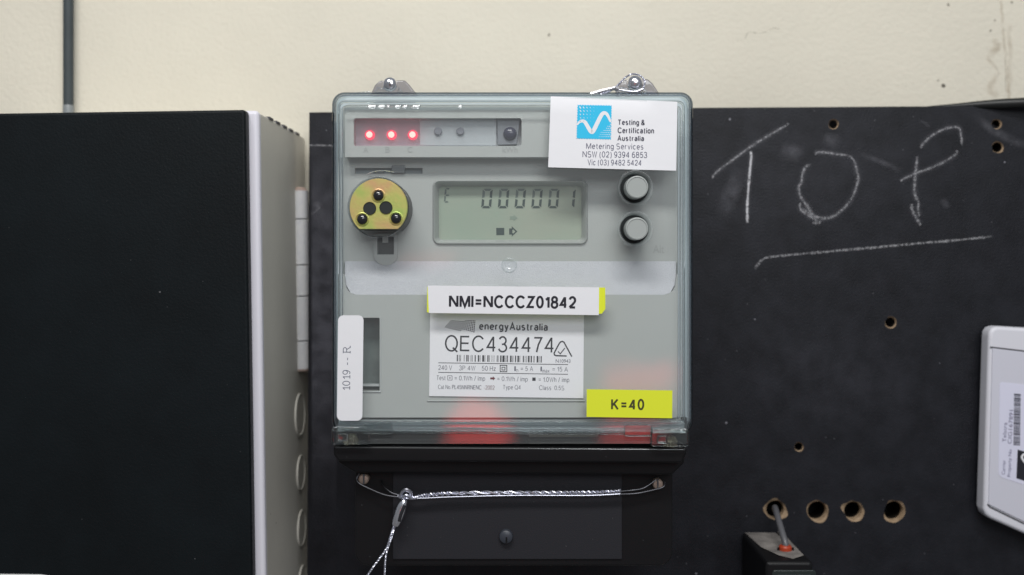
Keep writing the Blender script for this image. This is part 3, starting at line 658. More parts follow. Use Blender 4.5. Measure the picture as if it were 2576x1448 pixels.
for x, y in ((1102, 331), (1158, 331)):
    mb = MB(); c = P(x, y, .4925); k = .4925/F
    mb.lathe(c, [(10*k, .001), (10*k, -.0004), (8*k, -.0007)], 24, 'y'); build('unlit_lamp', mb, M_holegrey, head)
mb = MB(); mb.prism([(1250, 299), (1309, 299), (1300, 364), (1252, 366)], .4925, .4960)
build('sensor_pocket', mb, mat('sensor_pocket_grey', (.21, .225, .25), .4), head, bev=.0004)
mb = MB(); c = P(1283, 337, .4922); k = .4922/F; mb.ball(c, 17*k, 12, (1, .7, 1)); build('sensor_lens', mb, mat('smoked_lens', (.05, .05, .08), .2, spec=.6), head)
mb = MB()
M_emb = mat('embossed_grey', (.385, .405, .395), .4)
for ch, x, hw in (('A', 920, 6), ('B', 975, 6), ('C', 1031, 6), ('kWh', 1283, 19)):
    mb = MB(); text(mb, ch, x-hw, 370, x+hw, 384, .48935, bold=.01); build('raised_lettering', mb, M_emb, head, smooth=False)

# middle panel
lcd_open = rrect(1092, 457, 1475, 612, 14)
slot = rrect(893, 423, 1063, 437.5, .5, 1)
sock = [(949, 596), (962, 596), (962, 611), (976, 611), (976, 596), (991, 596), (991, 641), (949, 641)]
mb = MB(); plate(mb, rrect(864, 386, 1704, 662, 1), [lcd_open, slot, sock], .4975, .0055)
mid = build('middle_panel', mb, M_grey, mt, ang=50)
mb = MB(); mb.box(888, 418, 1068, 443, .5005, .5025); build('slot_floor', mb, M_grey_d, mid, smooth=False)
mb = MB(); mb.box(944, 592, 996, 646, .5012, .5028); build('socket_floor', mb, M_grey_d, mid, smooth=False)
mb = MB(); mb.box(985, 416.5, 1018, 436, .4958, .5002); mb.box(940, 428, 967, 437, .4992, .5004)
build('slider', mb, mat('slider_grey', (.13, .15, .16), .4), mid, bev=.0003)
mb = MB(); mb.prism(rrect(950, 597, 990, 640, 1), .5008, .5011); build('socket_cavity', mb, mat('socket_dark', (.032, .042, .046), .6), mid)
mb = MB(); plate(mb, rrect(940, 588, 1000, 668, [2, 2, 28, 28]), [sock], .4963, .001); build('socket_surround', mb, M_grey, mid, ang=50)
for tx, a, b, c_, e in (('OFF', 926, 443, 956, 454), ('Alt', 1643, 617, 1671, 637)):
    mb = MB(); text(mb, tx, a, b, c_, e, .4973); build('raised_lettering', mb, M_emb, mid, smooth=False)
# display
lip = [[P(x, y, .4973) for x, y in rrect(1088, 453, 1479, 616, 17)], [P(x, y, .4962) for x, y in rrect(1091, 456, 1476, 613, 15)], [P(x, y, .4968) for x, y in rrect(1094, 459, 1473, 610, 13)], [P(x, y, .5030) for x, y in rrect(1104.5, 469.5, 1462.5, 603.5, 10)]]
mb = MB(); mb.loft(lip, False, False)
disp = build('display', mb, mat('bezel_grey', (.36, .385, .37), .28, spec=.6), mt, ang=50)
mb = MB(); mb.box(1100, 465, 1467, 608, .5028, .5045); build('display_glass', mb, M_lcd, disp, smooth=False)
SEG = {'0': 'abcdef', '1': 'bc', 'E': 'adefg'}
def digit(mb, ch, cx, cy, w_, h_, d, sl=.09, t=6.2, mi=0):
    hw, hh = w_/2, h_/2
    def q(x, y): return (cx+x-sl*y, cy+y)
    g = 1.3
    S = {'a': [(-hw+g+1, -hh), (hw-g-1, -hh), (hw-t, -hh+t*.9), (-hw+t, -hh+t*.9)], 'd': [(-hw+t, hh-t*.9), (hw-t, hh-t*.9), (hw-g-1, hh), (-hw+g+1, hh)],
         'b': [(hw, -hh+2), (hw, -g), (hw-t, -g-2), (hw-t, -hh+t+1)], 'c': [(hw, g), (hw, hh-2), (hw-t, hh-t-1), (hw-t, g+2)],
         'f': [(-hw, -hh+2), (-hw+t, -hh+t+1), (-hw+t, -g-2), (-hw, -g)], 'e': [(-hw, g), (-hw+t, g+2), (-hw+t, hh-t-1), (-hw, hh-2)],
         'g': [(-hw+g+1, 0), (-hw+t, -t*.45), (hw-t, -t*.45), (hw-g, 0), (hw-t, t*.45), (-hw+t, t*.45)]}
    for s in SEG[ch]: mb.flat([q(x, y) for x, y in S[s]], d, mi if not (s in 'af' and mi == 0 and ch != 'E') else 1)
mb = MB(); ld = .50265
for k in range(5): digit(mb, '0', 1225+42*k, 500, 25, 49, ld)
digit(mb, '1', 1434.5, 500, 24, 49, ld); digit(mb, 'E', 1125, 492, 14, 37, ld, t=4.2, mi=1)
mb.box(1248.5, 574, 1268.5, 592, ld, ld+.0001)
mb.stroke([(1282.5, 577), (1289, 577), (1289, 573.5), (1299, 583), (1289, 592.5), (1289, 589), (1282.5, 589)], 3.2, ld, closed=True)
mb.flat([(1282, 576), (1289, 576), (1289, 590), (1282, 590)], ld-.00005)
mb.flat([(1283, 545), (1292, 545), (1292, 541), (1302, 549), (1292, 557), (1292, 553), (1283, 553)], ld, 2)
build('display_digits', mb, [M_seg, mat('lcd_segments_mid', (.11, .15, .135), .5), M_seg2], disp, smooth=False)

# sloped band, its grey lightened for the light it catches, and lower panel
corner = 30
def band_pt(x, y): return P(x, y, .4975-(y-658)/84*.0075)
top = []; bot = []
xs = [868+i*(1700-868)/60 for i in range(61)]
mb = MB(); grid = []
for i, x in enumerate(xs):
    e = min(x-868, 1700-x); yb = 742 if e > corner else 742-corner+math.sqrt(max(0, corner**2-(corner-e)**2))
    grid.append([band_pt(x, 658+(yb-658)*k/6) for k in range(7)])
mb.loft(grid, False, False, closed=False)
band = build('sloped_band', mb, M_band, mt)
arcL = [(868+corner-corner*math.cos(math.radians(a)), 742-corner+corner*math.sin(math.radians(a))) for a in range(0, 91, 10)]
arcR = [(1700-corner+corner*math.sin(math.radians(a)), 742-corner+corner*math.cos(math.radians(a))) for a in range(0, 91, 10)]
lower = [(863, 690)]+[(866, 700)]+arcL+arcR+[(1702, 700), (1705, 690), (1704, 1048), (1700, 1051), (868, 1051), (864, 1048)]
lslot = rrect(905, 800, 955, 985, 3)
mb = MB(); plate(mb, lower, [lslot], .4899, .012)
low = build('lower_panel', mb, M_grey, mt, ang=50)
mb = MB(); mb.box(898, 794, 962, 992, .500, .502)
build('side_recess', mb, mat('recess_green', (.085, .115, .11), .35, col2=(.20, .235, .225), vscale=28), low, smooth=False)
mb = MB(); mb.box(906, 968, 954, 973, .4925, .4985); mb.box(912, 985.5, 958, 988, .4893, .4899); mb.stroke([(958, 798), (958, 986)], 1.6, .4896)
build('recess_ledge', mb, mat('ledge_light', (.5, .54, .54), .25), low, bev=.0003)
mb = MB(); mb.box(1074, 1008, 1472, 1011, .4893, .4899); build('label_ledge', mb, M_grey, low, bev=.0003)

# optical port
opt = Zm(1250, 640, 2000, 2413)
mb = MB(); od = .4770; k = od/F; pc = P(952, 522.5, od); R = 73*k; fl = -(577-522.5)*k
def dshape(R, f):
    out = []
    a0 = math.asin(f/R)
    for i in range(49):
        a = a0+(math.pi-2*a0)*i/48; out.append((R*math.cos(a), R*math.sin(a)))
    return out
ds = dshape(R, fl)
mb.loft([[pc+Vector((x*s_, y_, z*s_)) for x, z in ds] for s_, y_ in ((.985, 0), (1, .0004), (1, .0022))], True, False)
port = build('optical_port', mb, M_gold, mt, ang=50)
mb = MB(); mb.loft([[pc+Vector((x*s_, y_, z*s_)) for x, z in ds] for s_, y_ in ((1.0, .0021), (1.02, .003), (1.02, .0206))], False, False)
build('port_body', mb, mat('port_dark_brown', (.035, .033, .03), .5), port, ang=50)
for x, y in ((930, 525), (971, 523)):
    mb = MB(); c = P(x, y, od-.0001); mb.lathe(c, [(16.3*k, .0001), (16.3*k, -.0003), (15.6*k, -.00045), (15.4*k, -.0001)], 32, 'y', cap0=False, cap1=True)
    build('port_magnet', mb, mat('magnet_black', (.010, .014, .014), .6), port)
for x, y in ((952, 492.5), (911.5, 552), (996.5, 550)):
    mb = MB(); c = P(x, y, od); mb.lathe(c, [(17.5*k, .0001), (17*k, -.0004), (15.6*k, -.0005), (14.6*k, .0), (14.4*k, -.00005)], 32, 'y', cap0=False, cap1=True)
    rim = build('port_lens', mb, [M_gold], port)
    mb = MB(); mb.ball((c.x, c.y, c.z), 13.6*k, 12, (1, .75, 1)); build('lens_dome', mb, M_dome, rim)

# push buttons and their clear collars
for x, y in ((1598, 474), (1598, 577)):
    c = P(x, y, .482); k = .482/F
    mb = MB(); mb.lathe(c, [(28*k, .012), (28*k, -.0072), (27.4*k, -.0078), (24.5*k, -.0080), (23.6*k, -.0077)], 40, 'y', cap0=False, cap1=True)
    btn = build('push_button', mb, M_btn, mt, ang=30)
    mb = MB(); mb.lathe(c, [(28.5*k, .0030), (35.5*k, .0031), (36*k, .008)], 40, 'y', cap0=False, cap1=False)
    build('button_well', mb, M_black_in, btn)
    mb = MB(); mb.lathe(c, [(45.5*k, .0004), (45*k, -.0012), (43.5*k, -.0020), (41*k, -.0018), (38*k, -.0006), (35.6*k, .003)], 48, 'y', cap0=False, cap1=False)
    build('button_collar', mb, M_clear2, btn, ang=60)

# clear cover
rings = []
spec = [((850, 247, 1718, 1062), 14, .4822), ((846.5, 243, 1723, 1067), 18, .4830), ((844.5, 240.5, 1727, 1072), 20, .4846),
        ((843, 238.5, 1733, 1077), 23, .4850), ((841, 237, 1738, 1082), 26, .4880), ((839, 236, 1740, 1088), 27, .4935)]
for (q, r, d) in spec: rings.append([P(x, y, d) for x, y in rrect(*q, r, n=8)])
last = rings[-1]
rings.append([v+Vector((0, .03, 0)) for v in last])
mb = MB()
collar = [circ(1598, 474, 44.5, 40), circ(1598, 577, 44.5, 40), circ(952, 522.5, 76, 48)]
plate(mb, rrect(850, 247, 1718, 1062, 14, n=8), collar, .4822)
mb.loft(rings, False, False, 1)
cover = build('clear_cover', mb, [M_clear, M_side], mt, ang=60)
# solid moulded rim of the cover (thick edge)

def rim_tube(rect, r, d, rad, m, name, n=8):
    pts = [P(x, y, d) for x, y in rrect(*rect, r, n=6)]
    N = len(pts); rg = []
    for i, p in enumerate(pts):
        t = (pts[(i+1) % N]-pts[i-1]).normalized(); b = Vector((0, 1, 0)); nn = t.cross(b)
        rg.append([p+(nn*math.cos(a)+b*math.sin(a))*rad for a in [2*math.pi*j/n for j in range(n)]])
    mb = MB(); mb.loft(rg+[rg[0]], False, False)
    return build(name, mb, m, cover)
rim_tube((840.5, 238.0, 1738, 1085), 26, .4895, .0010, M_rimdark, 'cover_rim')
rim_tube((853, 257, 1720, 1066), 14, .4862, .0006, M_glass, 'cover_rib')
rim_tube((860, 268, 1712, 1058), 12, .4838, .0004, M_glass, 'cover_rib')
for x, wd in ((922, 22), (948, 18), (970, 8), (990, 16), (1010, 12), (1034, 20), (1150, 10)):  # added clear wedges, tilted to catch the lamp as white glints
    mb = MB(); f = [P(x, 273, .4828), P(x+wd, 273, .4828), P(x+wd+4, 264, .48336), P(x+5, 264.6, .48336)]; b = [v+Vector((0, .0014, 0)) for v in f]
    mb.add(f+b, [[0, 1, 2, 3], [0, 4, 5, 1], [1, 5, 6, 2], [2, 6, 7, 3], [3, 7, 4, 0], [7, 6, 5, 4]]); build('glint_tab', mb, M_tab, cover, bev=.00025)
# lower skirt of the cover: strip with the dark terminal chamber behind
mb = MB(); mb.prism(rrect(846, 1066, 1728, 1117, 6), .4858, .5050, back=False); build('cover_skirt', mb, M_clear, cover, ang=60)
for yy in (1076, 1084, 1089):
    mb = MB(); mb.tube([P(985, yy, .4855), P(1572, yy+3, .4855)], .0004, 8); build('cover_rib', mb, M_glass, cover)
mb = MB(); mb.box(846, 1052, 1728, 1124, .505, .52); build('terminal_chamber', mb, M_black_in, mt, smooth=False)
mb = MB(); mb.prism(rrect(1330, 1088, 1505, 1100, 2), .4985, .505)
for i in range(6): mb.prism(rrect(1342+i*27, 1082, 1356+i*27, 1092, 2), .4975, .499)
build('terminal_strip', mb, mat('terminal_beige', (.20, .19, .16), .5), mt, bev=.0004)
mb = MB(); mb.prism([(850, 1058), (1722, 1060), (1722, 1088), (850, 1086)], .4842, .4856); build('cover_ledge', mb, M_side, cover, bev=.0005)
# latches
for (a, b) in (((834, 1078, 928, 1119), (914, 1064, 987, 1093)), ((1638, 1083, 1734, 1125), (1570, 1068, 1640, 1099))):
    mb = MB(); mb.prism(rrect(*a, 6), .4835, .4862); mb.prism(rrect(a[0]+2, a[1]-3, a[2]-4, a[1]+8, 3), .4812, .4836); mb.prism(rrect(a[0]+16, a[1]+14, a[0]+40, a[3]-8, 3), .4822, .4836)
    lat = build('cover_latch', mb, M_glass, cover, bev=.0005)
    mb = MB(); mb.prism(rrect(*b, 5), .4838, .4856); build('latch_tongue', mb, M_glass, lat, bev=.0005)
for x, y in ((888, 1104), (1688, 1110)):
    mb = MB(); c = P(x, y, .4905); mb.ball(c, .0030, 10, (1, .8, 1)); mb.tube([c, c+Vector((-.0035, 0, -.0022))], .0016, 10)
    for v in mb.v: v += Vector((mnoise.noise(v*700), mnoise.noise(v*700+Vector((9, 0, 0))), mnoise.noise(v*700+Vector((0, 9, 0)))))*.0008
    build('corroded_screw', mb, M_corr, mt)
# moulded boss in the middle of the cover
c = P(1281, 668, .4818); k = .4818/F
mb = MB(); mb.lathe(c, [(20*k, .0004), (19.5*k, -.0014), (16*k, -.0026), (11*k, -.0018), (6*k, -.0010), (3*k, -.0012)], 36, 'y', cap0=False, cap1=True)
build('cover_boss', mb, M_clear2, cover, ang=80)
# raised clear tube round the optical port
c = P(952, 522.5, .482); k = .482/F
mb = MB(); mb.lathe(c, [(78*k, .0004), (77.5*k, -.0008), (76*k, -.0012), (75*k, .0004), (75*k, .005)], 60, 'y', cap0=False, cap1=False)
build('port_collar', mb, M_clear, cover, ang=60)
mb = MB(); mb.tube([P(962+92*math.cos(math.radians(a)), 522+92*math.sin(math.radians(a)), .4817) for a in range(245, 292, 4)], .00022, 6)
build('port_arc', mb, M_clear2, cover)

# lugs with domed screws on top
for (px, py, lug, rs) in ((981, 213, [(930, 242), (943, 214), (956, 203), (1018, 202), (1030, 214), (1052, 242)], 18.5), (1597, 210, [(1545, 240), (1556, 210), (1568, 201), (1630, 199), (1642, 210), (1662, 240)], 20)):
    mb = MB(); mb.prism(lug, .4945, .4975)
    lg = build('fixing_lug', mb, M_lug, mt, bev=.0009, seg=3)
    mb = MB(); mb.prism([(px+16, 240), (px+22, 219), (px+38, 240)], .4932, .4944); build('lug_web', mb, M_glass, lg, bev=.0004)
    mb = MB(); mb.prism([(lug[0][0]+4, 243), (lug[1][0]+6, 219), (px-4, 226), (px-8, 243)], .4928, .4944); build('lug_rib', mb, M_glass, lg, bev=.0004)
    c = P(px, py, .4925); k = .4925/F
    mb = MB(); mb.ball(c, rs*k, 16, (1, .75, 1)); sc = build('dome_screw', mb, M_chrome, lg)
    if px < 1000:
        mb = MB(); mb.box(px-1.3, py-13, px+1.8, py+3, .4896, .4925); build('screw_slot', mb, M_black_in, sc)
mb = MB(); mb.prism([(866, 241), (880, 234), (930, 229), (934, 241)], .4945, .4960); build('lug_tab', mb, M_clear2, mt, bev=.0004)

# black terminal end below
mb = MB(); mb.prism([(838, 1122), (1728, 1128), (1728, 1142), (1716, 1166), (852, 1162), (838, 1146)], .4880, .597)
base = build('terminal_base', mb, M_black, mt, bev=.0012, seg=3)
mb = MB(); mb.prism([(848, 1140), (1722, 1146), (1722, 1166), (1690, 1196), (893, 1190), (850, 1164)], .4960, .597); build('terminal_base_step', mb, M_black, base, bev=.001)
mb = MB(); mb.tube([P(846, 1126.5, .4884), P(1722, 1132, .4884)], .00035, 8); build('cover_lip', mb, M_clear2, base)
mb = MB(); mb.prism(rrect(893, 1170, 1692, 1424, [4, 4, 34, 34], 8), .5050, .597)
tc = build('terminal_cover', mb, M_black, mt, bev=.002, seg=3)
mb = MB(); mb.prism(rrect(988, 1180, 1565, 1408, 2), .5040, .5056); build('sheen_plate', mb, M_panel, tc, bev=.0006)  # lighter plate standing in for a reflection on the glossy cover
for x, y, r, rot in ((915, 1206, 13, 85), (1655, 1219, 13, 88)):
    mb = MB(); c = P(x, y, .5015); k = .5015/F
    mb.lathe(c, [(r*k, .004), (r*k, -.0002), (r*.8*k, -.0009), (r*.3*k, -.0012)], 28, 'y'); s_ = build('cover_screw', mb, M_copper, tc)
    mb = MB(); mb.box(x-1.8, y-12.5, x+1.8, y+12.5, .4999, .5012); build('screw_slot', mb, M_seam, s_)
mb = MB(); c = P(1273, 1350, .5028); k = .5028/F
mb.lathe(c, [(17.5*k, .0016), (17.5*k, -.0002), (16*k, -.0014), (12*k, -.0019), (3*k, -.0021)], 32, 'y'); bt = build('rubber_plug', mb, mat('dark_blue_plug', (.038, .043, .056), .4), tc)
mb = MB(); mb.flat([(1272, 1352), (1276, 1352), (1276, 1366), (1272, 1366)], .5006); build('plug_nick', mb, M_black, bt, smooth=False)

# ------------------------------------------------------------------ labels on the meter
PT = .00015
# inner rating label
Z6 = Zm(1650, 1100, 2400, 2172)
ld = .4892
lab = MB(); lab.prism([(1082, 786), (1469, 790), (1467.5, 1002.5), (1079.5, 997)], ld, ld+PT*2)
rl = build('rating_label', lab, M_paper_in, mt, smooth=False)
mb = MB(); q = ld-.00006
def t6(body, x0, y0, x1, y1, mi=0, bold=0, rot=-.9, **kw):
    a = Z6(x0, y0); b = Z6(x1, y1); text(mb, body, a[0], a[1], b[0], b[1], q, mi, bold, rot, **kw)
def k6(body, x0, y0, x1, y1, mi=0, wt=.10, gap=.16, rot=-.9, spc=.35):
    a = Z6(x0, y0); b = Z6(x1, y1); strokes(mb, body, a[0], a[1], b[0], b[1], q, mi, wt, gap, rot, 0, spc)
k6('energyAustralia', 640, 472, 1420, 551, 0, .20, .11)
k6('QEC434474', 255, 622, 1492, 798, 0, .108, .15)
t6('N10943', 1508, 882, 1675, 922, 1)
k6('240 V', 180, 950, 335, 1003, 1); k6('3P 4W', 415, 955, 600, 1007, 1); k6('50 Hz', 672, 958, 830, 1012, 1)
t6('I', 1040, 962, 1056, 1015, 1, .02); k6('n', 1060, 985, 1084, 1026, 1); k6('= 5 A', 1110, 962, 1252, 1014, 1)
t6('I', 1336, 965, 1352, 1018, 1, .02); k6('max', 1358, 990, 1438, 1033, 1); k6('= 15 A', 1468, 968, 1645, 1020, 1)
k6('Test', 160, 1065, 262, 1117, 1); k6('= 0.1Wh / imp', 362, 1070, 710, 1122, 1); k6('= 0.1Wh / imp', 845, 1078, 1192, 1130, 1); k6('= 1.0Wh / imp', 1312, 1086, 1662, 1138, 1)
k6('Cat No.', 178, 1172, 322, 1218, 1); k6('PL45NNRNENC', 336, 1174, 668, 1222, 1, .12); k6('-2002', 694, 1178, 815, 1226, 2); k6('Type Q4', 910, 1174, 1112, 1222, 1); k6('Class  0.5S', 1320, 1180, 1604, 1230, 1)
S = .2224
mb.stroke([Z6(180, 922), Z6(1648, 942)], 1.6, q); mb.stroke([Z6(180, 1030), Z6(1646, 1052)], 1.6, q)
mb.stroke([Z6(880, 950), Z6(955, 951), Z6(955, 1023), Z6(880, 1022)], 2, q, closed=True); mb.stroke([Z6(900, 972), Z6(934, 972), Z6(934, 1004), Z6(900, 1003)], 1.8, q, closed=True)
mb.stroke([Z6(286, 1068), Z6(336, 1069), Z6(336, 1118), Z6(286, 1117)], 1.2, q, 1, closed=True); mb.stroke([Z6(300, 1093), Z6(322, 1093)], 1.2, q, 1); mb.stroke([Z6(311, 1082), Z6(311, 1104)], 1.2, q, 1)
mb.flat([Z6(*p) for p in ((768, 1087), (797, 1087), (797, 1074), (824, 1099), (797, 1122), (797, 1110), (768, 1109))], q, 2)
mb.flat([Z6(*p) for p in ((1243, 1088), (1281, 1089), (1281, 1126), (1243, 1125))], q)
build('printed_text', mb, [M_ink, M_ink2, M_inkred], rl, smooth=False)
mb = MB()
for x, wd in ((390, 12), (415, 6), (430, 6), (470, 6), (497, 14), (518, 8), (547, 6), (562, 6), (592, 12), (628, 14), (650, 6), (678, 20), (705, 6), (735, 14), (757, 6), (785, 5), (808, 5), (842, 8), (855, 6), (880, 16), (905, 26), (942, 8), (958, 10), (992, 18), (1020, 8), (1048, 12), (1075, 18), (1100, 6), (1137, 12), (1160, 5), (1178, 5), (1195, 18), (1225, 14), (1258, 10), (1293, 18), (1318, 6), (1338, 12)):
    y0 = 832+(x-390)*.014; mb.flat([Z6(x, y0), Z6(x+wd, y0), Z6(x+wd-1, y0+74), Z6(x-1, y0+74)], q)
build('barcode', mb, M_ink, rl, smooth=False)
mb = MB()
for (tl, tr, br, bl, nx, ny) in (((325, 440), (482, 452), (440, 572), (248, 525), 9, 6), ((487, 437), (606, 440), (596, 588), (445, 545), 7, 7)):
    for i in range(nx):
        for j in range(ny):
            def at(u, v):
                return tuple((tl[m]*(1-u)+tr[m]*u)*(1-v)+(bl[m]*(1-u)+br[m]*u)*v for m in (0, 1))
            u0, v0 = i/nx, j/ny; a = .62/nx; b = .72/ny
            mb.flat([Z6(*at(u0, v0)), Z6(*at(u0+a, v0)), Z6(*at(u0+a, v0+b)), Z6(*at(u0, v0+b))], q)
build('emblem', mb, M_ink, rl, smooth=False)
mb = MB()
mb.stroke([Z6(*p) for p in ((1632, 845), (1512, 841), (1494, 833), (1490, 812), (1550, 700), (1566, 684), (1585, 680), (1602, 690), (1690, 852))], 3.3, q)
mb.stroke([Z6(*p) for p in ((1534, 794), (1560, 820), (1612, 755))], 2.4, q)
build('compliance_mark', mb, M_ink, rl, smooth=False)

def paper(pts, d, m, name, th=PT):
    mb = MB(); mb.prism(pts, d-th, d); return build(name, mb, m, mt, smooth=False)
cd = .4819
# strip label with yellow ends
yl = paper([(1075, 722), (1522.5, 724), (1523, 778), (1514, 790), (1500, 790), (1078, 787), (1074, 786)], cd-.0002, M_yel, 'yellow_strip')
s = paper([(1076, 719), (1507, 723.5), (1506.5, 793.5), (1079, 788)], cd-.0004, M_white, 'number_strip')
mb = MB(); strokes(mb, 'NMI=NCCCZ01842', 1129.5, 745.5, 1449.5, 774.5, cd-.00062, 0, .205, .11, -.6); build('printed_text', mb, M_ink, s, smooth=False)
# yellow K label
s = paper([(1476, 980), (1691.5, 983), (1691, 1053), (1475.5, 1049.5)], cd-.0001, M_yel, 'factor_label')
mb = MB(); strokes(mb, 'K=40', 1537.5, 1005, 1620.5, 1031, cd-.00032, 0, .195, .20, -.5); build('printed_text', mb, mat('brown_black_ink', (.05, .05, .012), .5), s, smooth=False)
# tall white label at the side
pl = rrect(849, 794, 913, 1059, 13); pl = [(x-(y-926)*.012, y) for x, y in pl]
s = paper(pl, cd-.0003, M_white, 'side_label')
mb = MB(); strokes(mb, '1019 -- R', 871.5-54, 928-9.5, 871.5+54, 928+9.5, cd-.0005, 0, .085, .24, 89.3, 1, .42)
build('printed_text', mb, mat('blue_grey_ink', (.06, .075, .13), .5), s, smooth=False)
# large white label, top right: its upper edge curls over the rim
ZT2 = Zm(2000, 250, 2750, 2413)
mb = MB(); W = 16; H = 8; TL, TR, BR, BL = (1385.5, 243), (1704, 256.5), (1701, 430), (1379, 421.5)
gridv = []
for j in range(H+1):
    row = []
    for i in range(W+1):
        u, v = i/W, j/H
        x = (TL[0]*(1-u)+TR[0]*u)*(1-v)+(BL[0]*(1-u)+BR[0]*u)*v; y = (TL[1]*(1-u)+TR[1]*u)*(1-v)+(BL[1]*(1-u)+BR[1]*u)*v
        row.append(P(x, y, cd-.0003+(.0007*(1-v*8) if v < .125 and u < .8 else 0)))
    gridv.append(row)
mb.loft(gridv, False, False, closed=False)
s = build('service_label', mb, M_white, mt)
bk = MB(); sq = [ZT2(*p) for p in ((825, 518), (1252, 525), (1243, 950), (812, 940))]
def bil(u, v): return tuple((sq[0][m]*(1-u)+sq[1][m]*u)*(1-v)+(sq[3][m]*(1-u)+sq[2][m]*u)*v for m in (0, 1))
q = cd-.00042
out = []; T = 13
for side in range(4):
    for i in range(T*4):
        t = i/(T*4); dd = .011*math.cos(2*math.pi*t*T)
        out.append(bil(*[(t, -dd), (1+dd, t), (1-t, 1+dd), (-dd, 1-t)][side]))
bk.flat(out, q)
em = build('emblem', bk, M_blue, s, smooth=False)
mb = MB(); q2 = q-.00005
wave = spline([ZT2(*p) for p in ((820, 772), (838, 742), (868, 722), (900, 722), (925, 745), (960, 805), (985, 845), (1003, 857), (1025, 840), (1065, 760), (1110, 670), (1135, 632), (1160, 618), (1188, 630), (1210, 665), (1232, 715), (1240, 735))], 5)
mb.stroke([tuple(p) for p in wave], lambda t: 1.5+9.0*math.sin(math.pi*min(1, max(0, t)))**.55, q2)
for j in range(5):
    for i in range(6):
        a = (6-i)/6*(1-j*.13)
        x, y = 858+i*42+(j % 2)*4, 552+j*43
        if a > .1: mb.flat([ZT2(x-14*a, y-12*a), ZT2(x-2*a, y-15*a), ZT2(x+14*a, y+9*a), ZT2(x+3*a, y+13*a)], q2)
for j in range(8):
    for i in range(7):
        x, y = 1085+i*24+(j % 2)*11, 735+j*26
        if x-1085 > 190-(y-735)*1.05-20: mb.flat([ZT2(*p) for p in circ(x, y, 4+i*.45, 8)], q2)
build('emblem_pattern', mb, M_white, s, smooth=False)
mb = MB()
def tt(body, x0, y0, x1, y1, mi=0, wt=.11, gap=.16): a = ZT2(x0, y0); b = ZT2(x1, y1); strokes(mb, body, *a, *b, q, mi, wt, gap, -.7, 0, .34)
tt('Testing &', 1330, 704, 1670, 768, 0, .19, .13); tt('Certification', 1328, 806, 1785, 872, 0, .19, .13); tt('Australia', 1325, 905, 1660, 968, 0, .19, .13)
tt('Metering Services', 933, 1002, 1652, 1072, 1); tt('NSW (02) 9394 6853', 887, 1104, 1698, 1178, 1); tt('Vic (03) 9482 5424', 950, 1206, 1628, 1276, 1)
build('printed_text', mb, [mat('label_ink', (.045, .045, .075), .5), mat('label_ink_light', (.10, .10, .16), .5)], s, smooth=False)

# ------------------------------------------------------------------ seal wires
def twist(path3, r, off, turns, ph, mb, mi=0):
    pts = []
    n = len(path3)
    for i, p in enumerate(path3):
        p = Vector(p); t = (Vector(path3[min(i+1, n-1)])-Vector(path3[max(i-1, 0)])).normalized()
        up = t.cross(Vector((0, 1, 0))).normalized(); b = t.cross(up)
        a = ph+turns*2*math.pi*i/(n-1)+.9*math.sin(i*.021)+.5*math.sin(i*.057+1); pts.append(p+(up*math.cos(a)+b*math.sin(a))*off)
    mb.tube(pts, r, 8, mi)
sd = .4985
def P3(l): return [P(x, y, d) for x, y, d in l]
sw = thing('seal_wire', P(1020, 1248, sd), 'twisted silver seal wire strung between the two screws of the black terminal cover, tails hanging', 'seal wire')
mb = MB(); path = spline(P3([(1010, 1250, sd), (1040, 1253, sd), (1075, 1245, sd), (1150, 1241, sd), (1300, 1240, sd), (1420, 1240, sd), (1500, 1239, sd), (1560, 1236, sd)]), 44)
twist(path, .00054, .00054, 21, 0, mb); twist(path, .00054, .00054, 21, math.pi, mb)
build('twisted_strand', mb, M_wire, sw)
mb = MB(); mb.tube(spline(P3([(1000, 1248, sd), (1050, 1254, sd-.0006), (1130, 1251, sd-.0004), (1300, 1247, sd), (1480, 1247, sd), (1560, 1243, sd)]), 12), .00035, 8); build('loose_strand', mb, M_wire, sw)
M_wire_shaded = mat('shaded_strand', (.10, .10, .11), .4, metal=1)  # same wire coloured dark, its shade put into the colour
for pts in ([(1012, 1252, sd), (970, 1246, sd), (930, 1230, .5), (903, 1216, .5), (898, 1204, .501), (905, 1192, .5015)], [(1005, 1246, sd), (985, 1240, sd), (968, 1226, .501), (958, 1210, .504)],
            [(1555, 1237, sd), (1590, 1234, .5), (1620, 1228, .5), (1650, 1208, .5015)], [(1555, 1244, sd), (1600, 1242, .5), (1640, 1234, .5), (1668, 1226, .5), (1672, 1214, .5015)]):
    mb = MB(); mb.tube(spline(P3(pts), 8), .00042, 8); build('loop_strand', mb, M_wire_shaded, sw)
mb = MB(); mb.tube(spline(P3([(1006, 1252, sd), (1012, 1238, sd-.001), (1022, 1233, sd-.0015), (1033, 1239, sd-.001), (1034, 1252, sd)]), 8), .0009, 8); mb.tube(spline(P3([(1012, 1254, sd-.001), (1022, 1246, sd-.0018), (1036, 1255, sd-.001)]), 8), .0007, 8)
build('knot', mb, M_wire, sw)
mb = MB(); ax = spline(P3([(1019, 1257, sd-.001), (1012, 1272, sd-.001), (1003, 1298, sd-.001), (994, 1322, sd-.001)]), 8)
mb.tube(ax, lambda t: .0013+.0011*math.sin(math.pi*min(1, t*1.0))**.8+.0005*t, 14)
fer = build('ferrule', mb, M_chrome, sw)
mb = MB(); mb.tube(spline(P3([(1018, 1272, sd-.0034), (1009, 1293, sd-.0036), (1004, 1312, sd-.0033)]), 6), .0008, 8); build('crimp_groove', mb, M_wire_d, fer)
